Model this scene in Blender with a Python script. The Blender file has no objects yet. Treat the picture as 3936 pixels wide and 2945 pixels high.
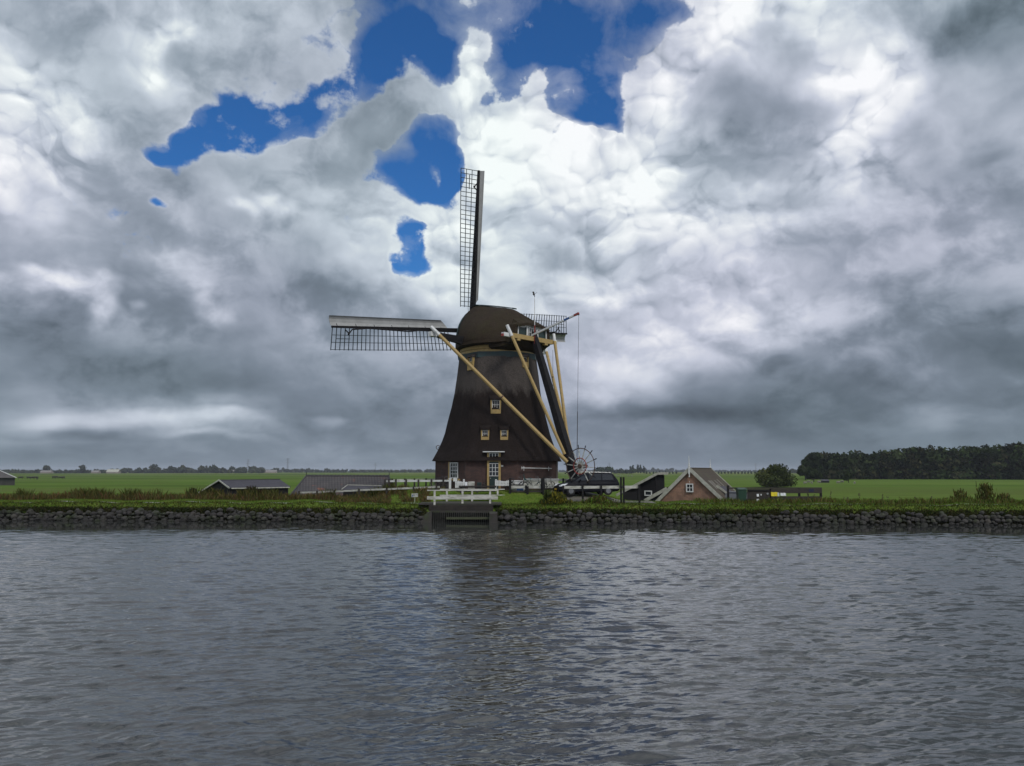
import bpy, math, random
import numpy as np
from mathutils import Vector, Matrix
rnd = random.Random(11)
nr = np.random.RandomState(5)
SC = bpy.context.scene
COL = SC.collection
Z = Vector((0, 0, 1)); HAZE = 1.0e-4
# ------------------------------------------------------------------ camera
PITCH = math.radians(6.21); FPX = 3100.0; HC = 3.5
cam = bpy.data.cameras.new('camera'); camo = bpy.data.objects.new('camera', cam); COL.objects.link(camo)
camo.location = (0, 0, HC); camo.rotation_euler = (math.pi/2 + PITCH, 0, 0)
cam.sensor_width = 36; cam.lens = FPX/3936*36; cam.clip_start = .1; cam.clip_end = 30000
SC.camera = camo
def ray(u, v):
    a = (u-1968)/FPX; b = (1472.5-v)/FPX
    return Vector((a, math.cos(PITCH)-b*math.sin(PITCH), math.sin(PITCH)+b*math.cos(PITCH)))
O = Vector((0, 0, HC))
def on(u, v, p0, n):
    d = ray(u, v); return O + d*((p0-O).dot(n)/d.dot(n))
def at(u, v, Y): return on(u, v, Vector((0, Y, 0)), Vector((0, 1, 0)))
def X_(u, Y): return (u-1968)/FPX*Y
# ------------------------------------------------------------------ mesh builder
ROOT = {}
class MB:
    def __init__(s): s.v = []; s.f = []; s.c = []
    def add(s, vs, fs, c=None):
        o = len(s.v); s.v += [tuple(p) for p in vs]; s.f += [tuple(i+o for i in f) for f in fs]
        if c is not None: s.c += [c]*len(vs)
        return s
    def hexa(s, a, b):          # a: 4 bottom, b: 4 top
        return s.add(list(a)+list(b), [(3,2,1,0),(4,5,6,7),(0,1,5,4),(1,2,6,5),(2,3,7,6),(3,0,4,7)])
    def box(s, c, sz, x=None, y=None, z=None):
        c = Vector(c); x = Vector(x or (1,0,0)).normalized()*sz[0]/2; y = Vector(y or (0,1,0)).normalized()*sz[1]/2; z = Vector(z or (0,0,1)).normalized()*sz[2]/2
        return s.hexa([c-x-y-z, c+x-y-z, c+x+y-z, c-x+y-z], [c-x-y+z, c+x-y+z, c+x+y+z, c-x+y+z])
    def beam(s, p, q, w, h=None, up=None, w2=None, h2=None):
        p = Vector(p); q = Vector(q); h = h or w; w2 = w2 or w; h2 = h2 or h*(w2/w)
        d = (q-p).normalized(); u = Vector(up or Z)
        if abs(d.dot(u.normalized())) > .98: u = Vector((0,1,0)) if abs(d.y) < .9 else Vector((1,0,0))
        x = d.cross(u).normalized(); y = x.cross(d).normalized()
        f = lambda c, a, b: [c-x*a/2-y*b/2, c+x*a/2-y*b/2, c+x*a/2+y*b/2, c-x*a/2+y*b/2]
        return s.hexa(f(p, w, h), f(q, w2, h2))
    def tube(s, p, q, r0, r1=None, n=8):
        p = Vector(p); q = Vector(q); r1 = r0 if r1 is None else r1
        d = (q-p).normalized(); u = Z if abs(d.z) < .9 else Vector((1,0,0))
        x = d.cross(u).normalized(); y = x.cross(d)
        vs = [p+(x*math.cos(2*math.pi*i/n)+y*math.sin(2*math.pi*i/n))*r0 for i in range(n)]
        vs += [q+(x*math.cos(2*math.pi*i/n)+y*math.sin(2*math.pi*i/n))*r1 for i in range(n)]
        return s.add(vs, [(i, (i+1)%n, n+(i+1)%n, n+i) for i in range(n)]+[tuple(range(n))[::-1], tuple(range(n, 2*n))])
    def path(s, pts, r, n=5):
        for a, b in zip(pts, pts[1:]): s.tube(a, b, r, r, n)
        return s
    def ring(s, c, ax, R, r, n=24, m=6):
        c = Vector(c); ax = Vector(ax).normalized(); u = Z if abs(ax.z) < .9 else Vector((1,0,0))
        x = ax.cross(u).normalized(); y = ax.cross(x); vs = []; fs = []
        for i in range(n):
            a = 2*math.pi*i/n; d = x*math.cos(a)+y*math.sin(a)
            for j in range(m):
                b = 2*math.pi*j/m; vs.append(c+d*(R+r*math.cos(b))+ax*r*math.sin(b))
        for i in range(n):
            for j in range(m): fs.append((i*m+j, ((i+1)%n)*m+j, ((i+1)%n)*m+(j+1)%m, i*m+(j+1)%m))
        return s.add(vs, fs)
    def prism(s, poly, vec):
        n = len(poly); vec = Vector(vec); a = [Vector(p) for p in poly]
        return s.add(a+[p+vec for p in a], [tuple(range(n))[::-1], tuple(range(n, 2*n))]+[(i, (i+1)%n, n+(i+1)%n, n+i) for i in range(n)])
    def blob(s, c, rx, ry, rz, jit=.12, seg=8, rg=6, seed=0, c_=None):
        q = random.Random(seed); c = Vector(c); vs = [c+Vector((0,0,-rz))]
        for j in range(1, rg):
            t = -math.pi/2+math.pi*j/rg
            for i in range(seg):
                a = 2*math.pi*i/seg; k = 1+q.uniform(-jit, jit)
                vs.append(c+Vector((rx*math.cos(t)*math.cos(a)*k, ry*math.cos(t)*math.sin(a)*k, rz*math.sin(t)*k)))
        vs.append(c+Vector((0,0,rz))); fs = [(0, 1+(i+1)%seg, 1+i) for i in range(seg)]
        for j in range(rg-2):
            o = 1+j*seg; fs += [(o+i, o+(i+1)%seg, o+seg+(i+1)%seg, o+seg+i) for i in range(seg)]
        o = 1+(rg-2)*seg; fs += [(o+i, o+(i+1)%seg, len(vs)-1) for i in range(seg)]
        return s.add(vs, fs, c_)
    def lathe(s, prof, c=(0,0,0), n=16, ax='z'):
        c = Vector(c); vs = []
        for r, z in prof:
            for i in range(n):
                a = 2*math.pi*i/n; vs.append(c+Vector((r*math.cos(a), r*math.sin(a), z)))
        fs = []
        for j in range(len(prof)-1): fs += [(j*n+i, j*n+(i+1)%n, (j+1)*n+(i+1)%n, (j+1)*n+i) for i in range(n)]
        fs += [tuple(range(n))[::-1], tuple(range((len(prof)-1)*n, len(prof)*n))]
        return s.add(vs, fs)
    def build(s, name, mat, parent=None, base=None, smooth=False, label=None, cat=None, group=None, kind=None, recalc=True):
        b = Vector(base) if base is not None else (ROOT[parent.name] if parent else Vector((0,0,0)))
        me = bpy.data.meshes.new(name)
        me.from_pydata([(x-b.x, y-b.y, z-b.z) for x, y, z in s.v], [], s.f)
        if recalc:
            import bmesh
            bm = bmesh.new(); bm.from_mesh(me); bmesh.ops.recalc_face_normals(bm, faces=bm.faces); bm.to_mesh(me); bm.free()
        if s.c and len(s.c) == len(s.v):
            at_ = me.color_attributes.new('tint', 'FLOAT_COLOR', 'POINT')
            a = np.ones((len(s.c), 4), np.float32); a[:, :3] = np.array(s.c, np.float32); at_.data.foreach_set('color', a.ravel())
        if smooth: me.polygons.foreach_set('use_smooth', [True]*len(me.polygons))
        me.materials.append(mat)
        o = bpy.data.objects.new(name, me); COL.objects.link(o)
        if parent: o.parent = parent; ROOT[o.name] = b
        else: o.location = b; ROOT[o.name] = b
        tag(o, label, cat, group, kind); return o
def tag(o, label=None, cat=None, group=None, kind=None):
    if label: o['label'] = label
    if cat: o['category'] = cat
    if group: o['group'] = group
    if kind: o['kind'] = kind
    return o
def thing(name, loc, label, cat, group=None):
    o = bpy.data.objects.new(name, None); COL.objects.link(o); o.location = loc; o.empty_display_size = .3
    ROOT[o.name] = Vector(loc); return tag(o, label, cat, group)
def dup(root, loc, label, rz=None, sc=None, group=None):
    def cp(o, par):
        c = o.copy(); COL.objects.link(c)
        if par: c.parent = par
        for ch in list(o.children): cp(ch, c)
        return c
    r = cp(root, None); r.location = loc
    if rz is not None: r.rotation_euler = (0, 0, rz)
    if sc is not None: r.scale = (sc, sc, sc) if not hasattr(sc, '__len__') else sc
    r['label'] = label
    if group: r['group'] = group
    return r
def npmesh(name, V, F, mat, tint=None, smooth=False, **kw):   # fast quads/tris from arrays
    me = bpy.data.meshes.new(name); k = F.shape[1]
    me.vertices.add(len(V)); me.vertices.foreach_set('co', np.ascontiguousarray(V, np.float32).ravel())
    me.loops.add(F.size); me.loops.foreach_set('vertex_index', np.ascontiguousarray(F, np.int32).ravel())
    me.polygons.add(len(F)); me.polygons.foreach_set('loop_start', np.arange(0, F.size, k, dtype=np.int32))
    me.update(calc_edges=True)
    if smooth: me.polygons.foreach_set('use_smooth', np.ones(len(F), bool))
    if tint is not None:
        a = me.color_attributes.new('tint', 'FLOAT_COLOR', 'POINT'); t = np.ones((len(V), 4), np.float32); t[:, :3] = tint; a.data.foreach_set('color', t.ravel())
    me.materials.append(mat); o = bpy.data.objects.new(name, me); COL.objects.link(o)
    par = kw.pop('parent', None)
    if par: o.parent = par
    ROOT[o.name] = Vector((0,0,0)); return tag(o, **kw)
# ------------------------------------------------------------------ node helper
class NT:
    def __init__(s, nt, dim='3D'): s.t = nt; s.dim = dim; nt.nodes.clear()
    def n(s, typ, **kw):
        x = s.t.nodes.new(typ)
        for k, v in kw.items(): setattr(x, k, v)
        return x
    def put(s, sock, v):
        if v is None: return
        if hasattr(v, 'is_linked') or hasattr(v, 'links'): s.t.links.new(v, sock)
        else:
            if hasattr(v, '__len__') and len(v) == 3 and sock.type == 'RGBA': v = (*v, 1)
            sock.default_value = v
    def m(s, op, a, b=None, c=None, clamp=False):
        x = s.n('ShaderNodeMath', operation=op, use_clamp=clamp)
        for i, v in enumerate((a, b, c)): s.put(x.inputs[i], v)
        return x.outputs[0]
    def vm(s, op, a, b=None, c=None, scale=None, out=0):
        x = s.n('ShaderNodeVectorMath', operation=op)
        for i, v in enumerate((a, b, c)):
            if v is not None: s.put(x.inputs[i], v)
        if scale is not None: s.put(x.inputs['Scale'], scale)
        return x.outputs[out]
    def mr(s, v, a, b, c=0., d=1., mode='LINEAR'):
        x = s.n('ShaderNodeMapRange', interpolation_type=mode, clamp=True)
        for i, k in enumerate((v, a, b, c, d)): s.put(x.inputs[i], k)
        return x.outputs[0]
    def noise(s, vec, scale, detail=4, rough=.55, dist=0, out=0, typ='FBM', lac=2.):
        x = s.n('ShaderNodeTexNoise'); x.noise_type = typ; x.noise_dimensions = s.dim
        s.put(x.inputs['Vector'], vec); x.inputs['Scale'].default_value = scale; x.inputs['Detail'].default_value = detail
        x.inputs['Roughness'].default_value = rough; x.inputs['Distortion'].default_value = dist; x.inputs['Lacunarity'].default_value = lac
        return x.outputs[out]
    def mix(s, f, a, b, mode='MIX'):
        x = s.n('ShaderNodeMix', data_type='RGBA', blend_type=mode)
        s.put(x.inputs[0], f); s.put(x.inputs[6], a); s.put(x.inputs[7], b); return x.outputs[2]
    def ramp(s, f, stops, interp='LINEAR', alpha=False):
        x = s.n('ShaderNodeValToRGB'); r = x.color_ramp; r.interpolation = interp
        while len(r.elements) < len(stops): r.elements.new(0.5)
        for e, (p, c) in zip(r.elements, stops): pass
        for i, (p, c) in enumerate(stops): r.elements[i].position = p
        for i, (p, c) in enumerate(stops): r.elements[i].color = (*c, 1) if hasattr(c, '__len__') else (c, c, c, 1)
        s.put(x.inputs[0], f); return x.outputs[0]
    def xyz(s, v):
        x = s.n('ShaderNodeSeparateXYZ'); s.put(x.inputs[0], v); return x.outputs
    def comb(s, a, b, c=0.):
        x = s.n('ShaderNodeCombineXYZ')
        for i, k in enumerate((a, b, c)): s.put(x.inputs[i], k)
        return x.outputs[0]
def lin(c):
    f = lambda x: (x/255/12.92 if x/255 <= .04045 else ((x/255+.055)/1.055)**2.4)
    return tuple(f(x) for x in c)
def mat(name, col, col2=None, rough=.8, scale=3., detail=4, bump=0., bscale=20., stretch=(1,1,1), metal=0., spec=.5, lo=.35, hi=.65, tint=False, third=None, trans=0., coat=0.):
    M = bpy.data.materials.new(name); M.use_nodes = True; T = NT(M.node_tree)
    out = T.n('ShaderNodeOutputMaterial'); P = T.n('ShaderNodeBsdfPrincipled')
    tc = T.n('ShaderNodeTexCoord'); v = T.vm('MULTIPLY', tc.outputs['Object'], tuple(stretch))
    n = T.noise(v, scale, detail, .6)
    col2 = col2 or tuple(c*.55 for c in col)
    c = T.mix(T.mr(n, lo, hi), col, col2)
    if third:
        c = T.mix(T.mr(T.noise(v, scale*third[1], 3, .6), .5, .68), c, third[0])
    if tint:
        a = T.n('ShaderNodeAttribute', attribute_name='tint'); c = T.mix(1., c, a.outputs['Color'], 'MULTIPLY')
    T.put(P.inputs['Base Color'], c); P.inputs['Roughness'].default_value = rough; P.inputs['Metallic'].default_value = metal
    P.inputs['Specular IOR Level'].default_value = spec; P.inputs['Coat Weight'].default_value = coat
    if bump:
        b = T.n('ShaderNodeBump'); b.inputs['Strength'].default_value = 1.; b.inputs['Distance'].default_value = bump
        T.put(b.inputs['Height'], T.noise(v, bscale, 5, .65)); T.put(P.inputs['Normal'], b.outputs[0])
    T.put(out.inputs[0], P.outputs[0])
    return M
# ------------------------------------------------------------------ sky (world)
GX = [50+100*i for i in range(22)]
GY = [40,140,240,340,440,540,640,740,840,900,960,1012]
GL = """175 160 185 175 190 180 165 155 160 185 180 170 170 170 170 225 215 200 180 170 130 120
215 180 170 205 170 160 155 140 150 160 220 160 150 160 225 222 200 205 240 225 150 148
225 190 170 165 175 150 160 172 168 180 170 238 228 225 230 205 160 178 220 218 170 165
225 200 165 152 140 165 172 170 165 165 230 242 238 238 228 185 172 185 200 208 168 165
210 200 165 165 170 185 155 150 160 205 222 238 236 230 218 190 190 192 198 202 175 160
172 152 165 182 160 155 170 190 208 225 208 170 165 212 198 192 186 186 176 165 160 172
160 165 125 155 172 145 142 155 172 190 205 200 208 215 188 202 200 186 172 150 150 152
132 134 130 135 132 126 128 140 148 156 175 185 192 198 204 192 190 180 142 145 132 122
112 116 108 110 116 116 116 122 130 138 150 160 165 172 165 122 108 112 118 116 122 116
165 170 172 180 190 150 112 118 112 125 130 128 125 120 105 98 98 106 112 116 126 118
120 112 116 126 132 136 140 136 138 138 138 136 136 132 130 128 124 120 118 118 118 116
122 122 124 126 128 130 132 132 132 132 132 132 130 128 126 124 122 120 118 116 116 114"""
GC = """9 9 9 9 9 9 8 7 3 2 1 2 2 3 3 8 9 9 9 9 9 9
9 9 9 9 9 8 8 6 2 4 8 1 2 3 6 9 9 9 9 9 9 9
9 9 9 8 6 1 2 8 9 8 3 5 6 7 9 9 9 9 9 9 9 9
9 9 9 6 3 4 9 9 7 2 7 9 9 9 9 9 9 9 9 9 9 9
9 9 9 9 9 9 9 8 4 6 9 9 9 9 9 9 9 9 9 9 9 9
9 9 9 9 9 9 9 9 8 9 9 9 9 9 9 9 9 9 9 9 9 9
9 9 9 9 9 9 9 9 9 9 9 9 9 9 9 9 9 9 9 9 9 9
9 9 9 9 9 9 9 9 9 9 9 9 9 9 9 9 9 9 9 9 9 9
9 9 9 9 9 9 9 9 9 9 9 9 9 9 9 9 9 9 9 9 9 9
9 9 9 9 9 9 9 9 9 9 9 9 9 9 9 9 9 9 9 9 9 9
9 9 9 9 9 9 9 9 9 9 9 9 9 9 9 9 9 9 9 9 9 9
9 9 9 9 9 9 9 9 9 9 9 9 9 9 9 9 9 9 9 9 9 9"""
# local features: x, y, rx, ry, tilt(deg, ccw), dL, dC   (in the 2212-wide picture, converted to azimuth / elevation)
BL = [(590,262,180,92,20,0,-11),(490,312,130,48,18,0,-9),(345,345,50,26,0,0,-11),(750,175,125,60,35,0,-9),(910,60,140,55,-8,0,-6),
 (950,318,80,74,30,0,-11),(890,402,105,60,0,0,-10),(925,362,40,20,-30,0,5),(980,375,36,36,0,0,-6),(905,560,60,42,-25,0,-19),(310,450,40,26,-10,0,-14),(1290,215,60,40,0,0,-7),(1380,60,120,55,0,0,-4),
 (890,8,50,26,0,20,4),(1045,120,70,58,50,45,9),(975,178,115,62,38,10,9),(800,230,120,60,30,-5,9),(720,330,150,60,20,0,7),(400,230,70,70,0,0,7),
 (1080,280,62,46,0,30,9),(1195,272,56,40,0,28,9),(1170,110,90,80,0,0,-6),(1240,200,40,30,0,0,-6),(1120,330,110,90,0,12,9),(1270,250,40,30,0,20,8),(1420,160,85,70,20,25,9),(1340,205,55,40,0,10,7),(1560,50,70,60,0,20,9),
 (1640,180,150,75,-10,-55,0),(1760,250,100,60,0,-12,0),(1835,125,90,70,10,22,0),(2060,60,110,80,0,-25,0),(1890,320,70,50,0,14,0),(2150,380,60,30,35,-30,0),
 (1370,360,75,100,20,14,4),(1180,545,110,40,0,-18,0),(1440,460,60,40,0,-10,0),(1060,470,50,35,0,-25,0),(1600,470,60,50,0,14,0),
 (360,95,36,40,0,38,0),(290,275,70,60,20,-14,0),(30,200,60,160,0,10,0),(120,380,110,60,-15,10,0),(640,470,50,24,-30,38,0),(575,490,60,22,-10,30,0),
 (300,600,60,70,60,24,0),(420,640,60,28,-25,40,0),(95,615,75,28,-10,50,0),(185,655,60,34,-50,46,0),(215,700,30,34,0,34,0),(300,695,24,14,0,40,0),(90,720,130,60,-5,-32,0),
 (480,690,110,40,10,-18,0),(350,480,50,60,0,10,0),(480,570,70,35,0,-12,0),(700,600,70,50,0,-12,0),(800,480,60,50,0,20,2),
 (420,780,230,50,0,-10,0),(320,905,270,26,-3,36,0),(500,912,70,20,-5,30,0),(100,905,80,22,0,28,0),(430,950,120,9,-2,26,0),(700,908,40,12,0,30,0),(180,935,160,14,-3,-22,0),
 (950,735,60,30,0,20,0),(1450,700,90,50,10,14,0),(1590,690,80,40,0,20,0),(1600,850,240,45,5,-14,0),(1560,900,120,26,-6,-22,0),(1760,900,120,40,0,-8,0),(2030,890,60,35,0,18,0),
 (1900,690,180,30,12,-14,0),(1850,770,60,20,-35,-14,0),(1250,830,90,40,0,20,0),(1380,770,140,50,0,12,0),(1000,640,60,40,0,12,0)]
def px2ae(u, v):
    d = ray(u, v).normalized(); return math.atan2(d.x, d.y), math.asin(d.z)
def build_world():
    W = bpy.data.worlds.new('World'); SC.world = W; W.use_nodes = True; T = NT(W.node_tree, '2D')
    K = 3936/2212
    L = np.array([[float(x) for x in r.split()] for r in GL.split('\n')]); C = np.array([[float(x) for x in r.split()] for r in GC.split('\n')])/9; C = np.where(C > .99, 1.55, C)
    def samp(G, az, el):
        el = max(el, math.radians(.3))
        d = Vector((math.sin(az)*math.cos(el), math.cos(az)*math.cos(el), math.sin(el)))
        fw = d.y*math.cos(PITCH)+d.z*math.sin(PITCH); up = -d.y*math.sin(PITCH)+d.z*math.cos(PITCH)
        x = (1968+FPX*d.x/fw)/K; y = (1472.5-FPX*up/fw)/K
        i = min(max((x-50)/100, 0), 20.999); a = int(i); j = np.interp(y, GY, range(len(GY))); j = min(j, len(GY)-1.001); b = int(j)
        fx = i-a; fy = j-b
        return (G[b,a]*(1-fx)+G[b,a+1]*fx)*(1-fy)+(G[b+1,a]*(1-fx)+G[b+1,a+1]*fx)*fy
    tc = T.n('ShaderNodeTexCoord'); D = T.vm('NORMALIZE', tc.outputs['Generated']); x, y, z = T.xyz(D)
    az = T.m('ARCTAN2', x, y); el = T.m('ARCSINE', z)
    elc = T.m('MAXIMUM', el, 0.002)
    fe = T.m('ADD', elc, T.m('MULTIPLY', T.m('LOGARITHM', T.m('ADD', elc, .07), math.e), .11))
    q = T.comb(az, fe, 0.)
    # warp
    w1 = T.vm('SUBTRACT', T.noise(q, 5.5, 3, .5, out=1), (.5,.5,.5)); w2 = T.vm('SUBTRACT', T.noise(q, 15., 3, .5, out=1), (.5,.5,.5))
    damp = T.mr(el, 0, .35, .22, 1.)
    wv = T.vm('MULTIPLY', T.vm('ADD', T.vm('SCALE', w1, scale=.15), T.vm('SCALE', w2, scale=.035)), T.comb(T.mr(el, 0, .1, .25, 1.), damp, 0.))
    p = T.vm('ADD', T.comb(az, el, 0.), wv); px, py, _ = T.xyz(p)
    A = math.radians(38); NS = 30; rows = []
    els = [math.radians(e) for e in (0, 1.2, 2.6, 4, 6, 8.5, 11, 14, 17, 20, 23, 26, 29, 33)]
    t = T.m('DIVIDE', T.m('ADD', px, A), 2*A)
    cur = None
    for i, e in enumerate(els):
        st = []
        for k in range(NS):
            f = k/(NS-1); a = -A+2*A*f; st.append((f, (samp(L, a, e)/255, samp(C, a, e), 0)))
        r = T.ramp(t, st, 'LINEAR')
        cur = r if cur is None else T.mix(T.mr(py, els[i-1], e, mode='SMOOTHSTEP'), cur, r)
    # outside the framed part of the sky: broken cloud, brighter overhead
    nb = T.noise(q, 2.2, 5, .55)
    off = T.m('MAXIMUM', T.mr(T.m('ABSOLUTE', az), .68, 1.1, mode='SMOOTHSTEP'), T.mr(el, .6, .95, mode='SMOOTHSTEP'))
    Lo = T.mr(nb, .3, .7, .60, .92)
    cn = T.n('ShaderNodeCombineColor'); T.put(cn.inputs[0], Lo); T.put(cn.inputs[1], T.mr(nb, .25, .5, .5, 1.)); cn.inputs[2].default_value = 0
    cur = T.mix(off, cur, cn.outputs[0])
    sp = T.n('ShaderNodeSeparateColor'); T.put(sp.inputs[0], cur); Lv, Cv = sp.outputs[0], sp.outputs[1]
    def chain(vec):   # same vector, but evaluated after the blobs so far (keeps the shader stack small)
        return T.vm('ADD', vec, T.comb(T.m('MULTIPLY', T.m('ADD', Lv, Cv), 1e-8), 0., 0.))
    for bi, (bx, by, rx, ry, rot, dL, dC) in enumerate(BL):
        if bi % 6 == 5: p = chain(p)
        a0, e0 = px2ae(bx*K, by*K); sx = K/FPX*math.cos(e0)**0; ca = math.cos(math.atan((by-827)/1743)); 
        mp = T.n('ShaderNodeMapping', vector_type='TEXTURE'); T.put(mp.inputs[0], p)
        k = K/FPX*(math.cos(math.atan((bx*K-1968)/FPX)))**1.3*math.cos(math.atan((by*K-1472)/FPX))
        mp.inputs[1].default_value = (a0, e0, 0); mp.inputs[2].default_value = (0, 0, math.radians(rot)); mp.inputs[3].default_value = (rx*k*1.35, ry*k*1.35, 1)
        ln = T.vm('LENGTH', mp.outputs[0], out=1); g = T.mr(ln, 1.15, .1, mode='SMOOTHSTEP')
        if dL: Lv = T.m('MULTIPLY_ADD', g, dL/255, Lv)
        if dC: Cv = T.m('MULTIPLY_ADD', g, dC/9, Cv)
        if dC < 0 or dC > 0: Cv = T.m('MINIMUM', T.m('MAXIMUM', Cv, -.22), 1.55)
    Cv = T.m('ADD', Cv, T.mr(el, .24, .14, 0., .7))
    # detail
    q = chain(q)
    def puff(vec):
        acc = None
        for sc_, w in ((9., .5), (21., .32), (46., .18)):
            vo = T.n('ShaderNodeTexVoronoi', feature='F1', voronoi_dimensions='2D'); vo.inputs['Scale'].default_value = sc_; vo.inputs['Detail'].default_value = 0.; T.put(vo.inputs['Vector'], vec)
            d = vo.outputs['Distance']; h = T.m('SQRT', T.m('MAXIMUM', T.m('SUBTRACT', 1., T.m('MULTIPLY', T.m('MULTIPLY', d, d), 1.7)), .0)); acc = T.m('MULTIPLY', h, w) if acc is None else T.m('MULTIPLY_ADD', h, w, acc)
        return acc
    qw = T.vm('ADD', q, T.vm('SCALE', T.vm('SUBTRACT', T.noise(q, 7., 3, .55, out=1), (.5,.5,.5)), scale=.06))
    B1 = puff(qw); B2 = puff(T.vm('ADD', qw, (.004, .010, 0.))); brel = T.m('SUBTRACT', B1, B2)
    big = T.noise(qw, 4.6, 7, .56); big2 = T.noise(T.vm('ADD', qw, (.012, .03, 0.)), 4.6, 4, .5)
    rel = T.m('SUBTRACT', big, big2)
    fine = T.m('SUBTRACT', T.noise(q, 20., 6, .62), .5)
    damp2 = T.mr(el, .0, .16, .3, 1.)
    bmask = T.m('MULTIPLY', T.mr(Lv, .66, .86, mode='SMOOTHSTEP'), T.mr(el, .1, .25))
    # coverage, with lobed and frayed edges
    e1_ = T.m('ADD', T.m('MULTIPLY', T.m('SUBTRACT', big, .5), 1.5), T.m('ADD', T.m('MULTIPLY', T.m('SUBTRACT', B1, .75), .9), T.m('MULTIPLY', fine, 1.5)))
    dens = T.m('ADD', Cv, T.m('MULTIPLY', e1_, 1.25))
    cov = T.mr(dens, .16, T.mr(Lv, .7, .86, .78, .5), mode='SMOOTHSTEP')
    thin = T.mr(T.m('ADD', Cv, T.m('MULTIPLY', T.m('SUBTRACT', T.noise(qw, 10., 6, .6), .5), 2.2)), -.1, 1.0, 0., .6)
    cov = T.m('MAXIMUM', cov, thin)
    # light and shade inside the cloud
    patch = T.m('SUBTRACT', T.mr(T.m('ADD', big, T.m('MULTIPLY', fine, .12)), .42, .58, mode='SMOOTHSTEP'), .5)
    Lf = T.m('ADD', Lv, T.m('MULTIPLY', T.m('ADD', T.m('MULTIPLY', patch, .09), T.m('ADD', T.m('MULTIPLY', rel, .5), T.m('MULTIPLY', fine, .05))), damp2))
    bl = T.m('ADD', T.m('MULTIPLY', brel, .42), T.m('MULTIPLY', T.m('SUBTRACT', B1, .75), .22))
    Lf = T.m('ADD', Lf, T.m('MULTIPLY', bl, T.m('MULTIPLY_ADD', bmask, .9, .07)))
    Lf = T.m('ADD', Lf, T.m('MULTIPLY', T.mr(dens, 1.0, .45), .07))
    cc = T.ramp(Lf, [(60/255, lin((65,73,82))), (100/255, lin((96,107,119))), (130/255, lin((122,133,147))), (160/255, lin((153,162,177))), (200/255, lin((197,203,217))), (232/255, lin((230,233,239))), (1., lin((250,251,254)))])
    # lavender / greenish drift of the greys
    hue = T.noise(q, 1.7, 2, .5); cc = T.mix(T.mr(hue, .35, .65), T.mix(1., cc, (1.015,.99,1.015), 'MULTIPLY'), T.mix(1., cc, (.965,1.02,.985), 'MULTIPLY'))
    sky = T.n('ShaderNodeTexSky', sky_type='NISHITA'); sky.sun_disc = False; sky.sun_elevation = math.radians(48); sky.sun_rotation = math.radians(150); sky.altitude = 0; sky.air_density = 1.; sky.dust_density = .3; sky.ozone_density = 2.5
    skyc = T.mix(1., sky.outputs[0], (.23,.57,.95), 'MULTIPLY')
    bg1 = T.n('ShaderNodeBackground'); T.put(bg1.inputs[0], skyc); bg1.inputs[1].default_value = SKY_S
    bg2 = T.n('ShaderNodeBackground'); T.put(bg2.inputs[0], cc); bg2.inputs[1].default_value = 1.
    mx = T.n('ShaderNodeMixShader'); T.put(mx.inputs[0], cov); T.put(mx.inputs[1], bg1.outputs[0]); T.put(mx.inputs[2], bg2.outputs[0])
    out = T.n('ShaderNodeOutputWorld'); T.put(out.inputs[0], mx.outputs[0])
    W.cycles.sampling_method = 'MANUAL'; W.cycles.sample_map_resolution = 512
    s = bpy.data.lights.new('sun', 'SUN'); s.energy = 1.7; s.angle = math.radians(12); s.color = (1, .96, .9)
    so = bpy.data.objects.new('sun', s); COL.objects.link(so)
    a = math.radians(150); e = math.radians(48); d = Vector((math.sin(a)*math.cos(e), math.cos(a)*math.cos(e), math.sin(e)))
    so.rotation_euler = d.to_track_quat('Z', 'Y').to_euler(); so.location = (0, 0, 60)
SKY_S = .1
build_world()
SC.view_settings.view_transform = 'Standard'; SC.view_settings.look = 'None'; SC.view_settings.gamma = 1; SC.view_settings.exposure = 0
SC.cycles.use_denoising = True
SC.cycles.max_bounces = 6; SC.cycles.diffuse_bounces = 2; SC.cycles.glossy_bounces = 3; SC.cycles.transmission_bounces = 4; SC.cycles.volume_bounces = 0
# ------------------------------------------------------------------ terrain
def bank(x): return 55.2-.075*x
CX, CY = -1.15, 67.0
def sst(a, b, x): t = np.clip((x-a)/(b-a), 0, 1); return t*t*(3-2*t)
def gz(x, y):
    x = np.asarray(x, float); y = np.asarray(y, float); d = y-bank(x)
    wob = .05*np.sin(x*.7+y*.3)+.04*np.sin(x*1.9-y*.8)
    z = -1.0+1.6*sst(-.1, .25, d)+.6*sst(.3, 1.8, d)
    back = sst(8.6, 15., d)
    right = sst(9, 13, x); back = np.maximum(back, right*sst(6.2, 11., d))
    z = z-2.15*back+wob*sst(.5, 2, d)
    r = np.hypot(x-CX, y-CY); mound = 2.0
    k = 1-sst(7.2, 11.5, r); k = k*sst(3.5, 6.0, d)
    z = z*(1-k)+mound*k
    yard = sst(2.5, 4, x)*(1-sst(9.5, 11.5, x))*sst(3.2, 4.2, d)*(1-sst(9, 13, d)); z = np.maximum(z, -1+2.2*yard)
    op = (x > -5.55) & (x < -1.5) & (d < 5.2); z = np.where(op, -1.0, z)
    und = .25*np.sin(x*.02+1)*np.sin(y*.013)*sst(30, 120, d)
    return z+und
def gzs(x, y): return float(gz(x, y))
gx = np.concatenate([-np.geomspace(4500, 61, 40), np.arange(-60, 60.01, .3), np.geomspace(61, 4500, 40)])
gx = np.sort(np.concatenate([gx, [-5.56, -5.54, -1.51, -1.49]]))
gd = np.concatenate([np.arange(-1, 1.2, .14), np.arange(1.3, 18, .3), np.arange(18.5, 60, 1.5), np.geomspace(62, 9000, 50)])
GXm, GDm = np.meshgrid(gx, gd); fac = np.where(np.abs(GXm) > 70, np.sign(GXm)*70, GXm)
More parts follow.
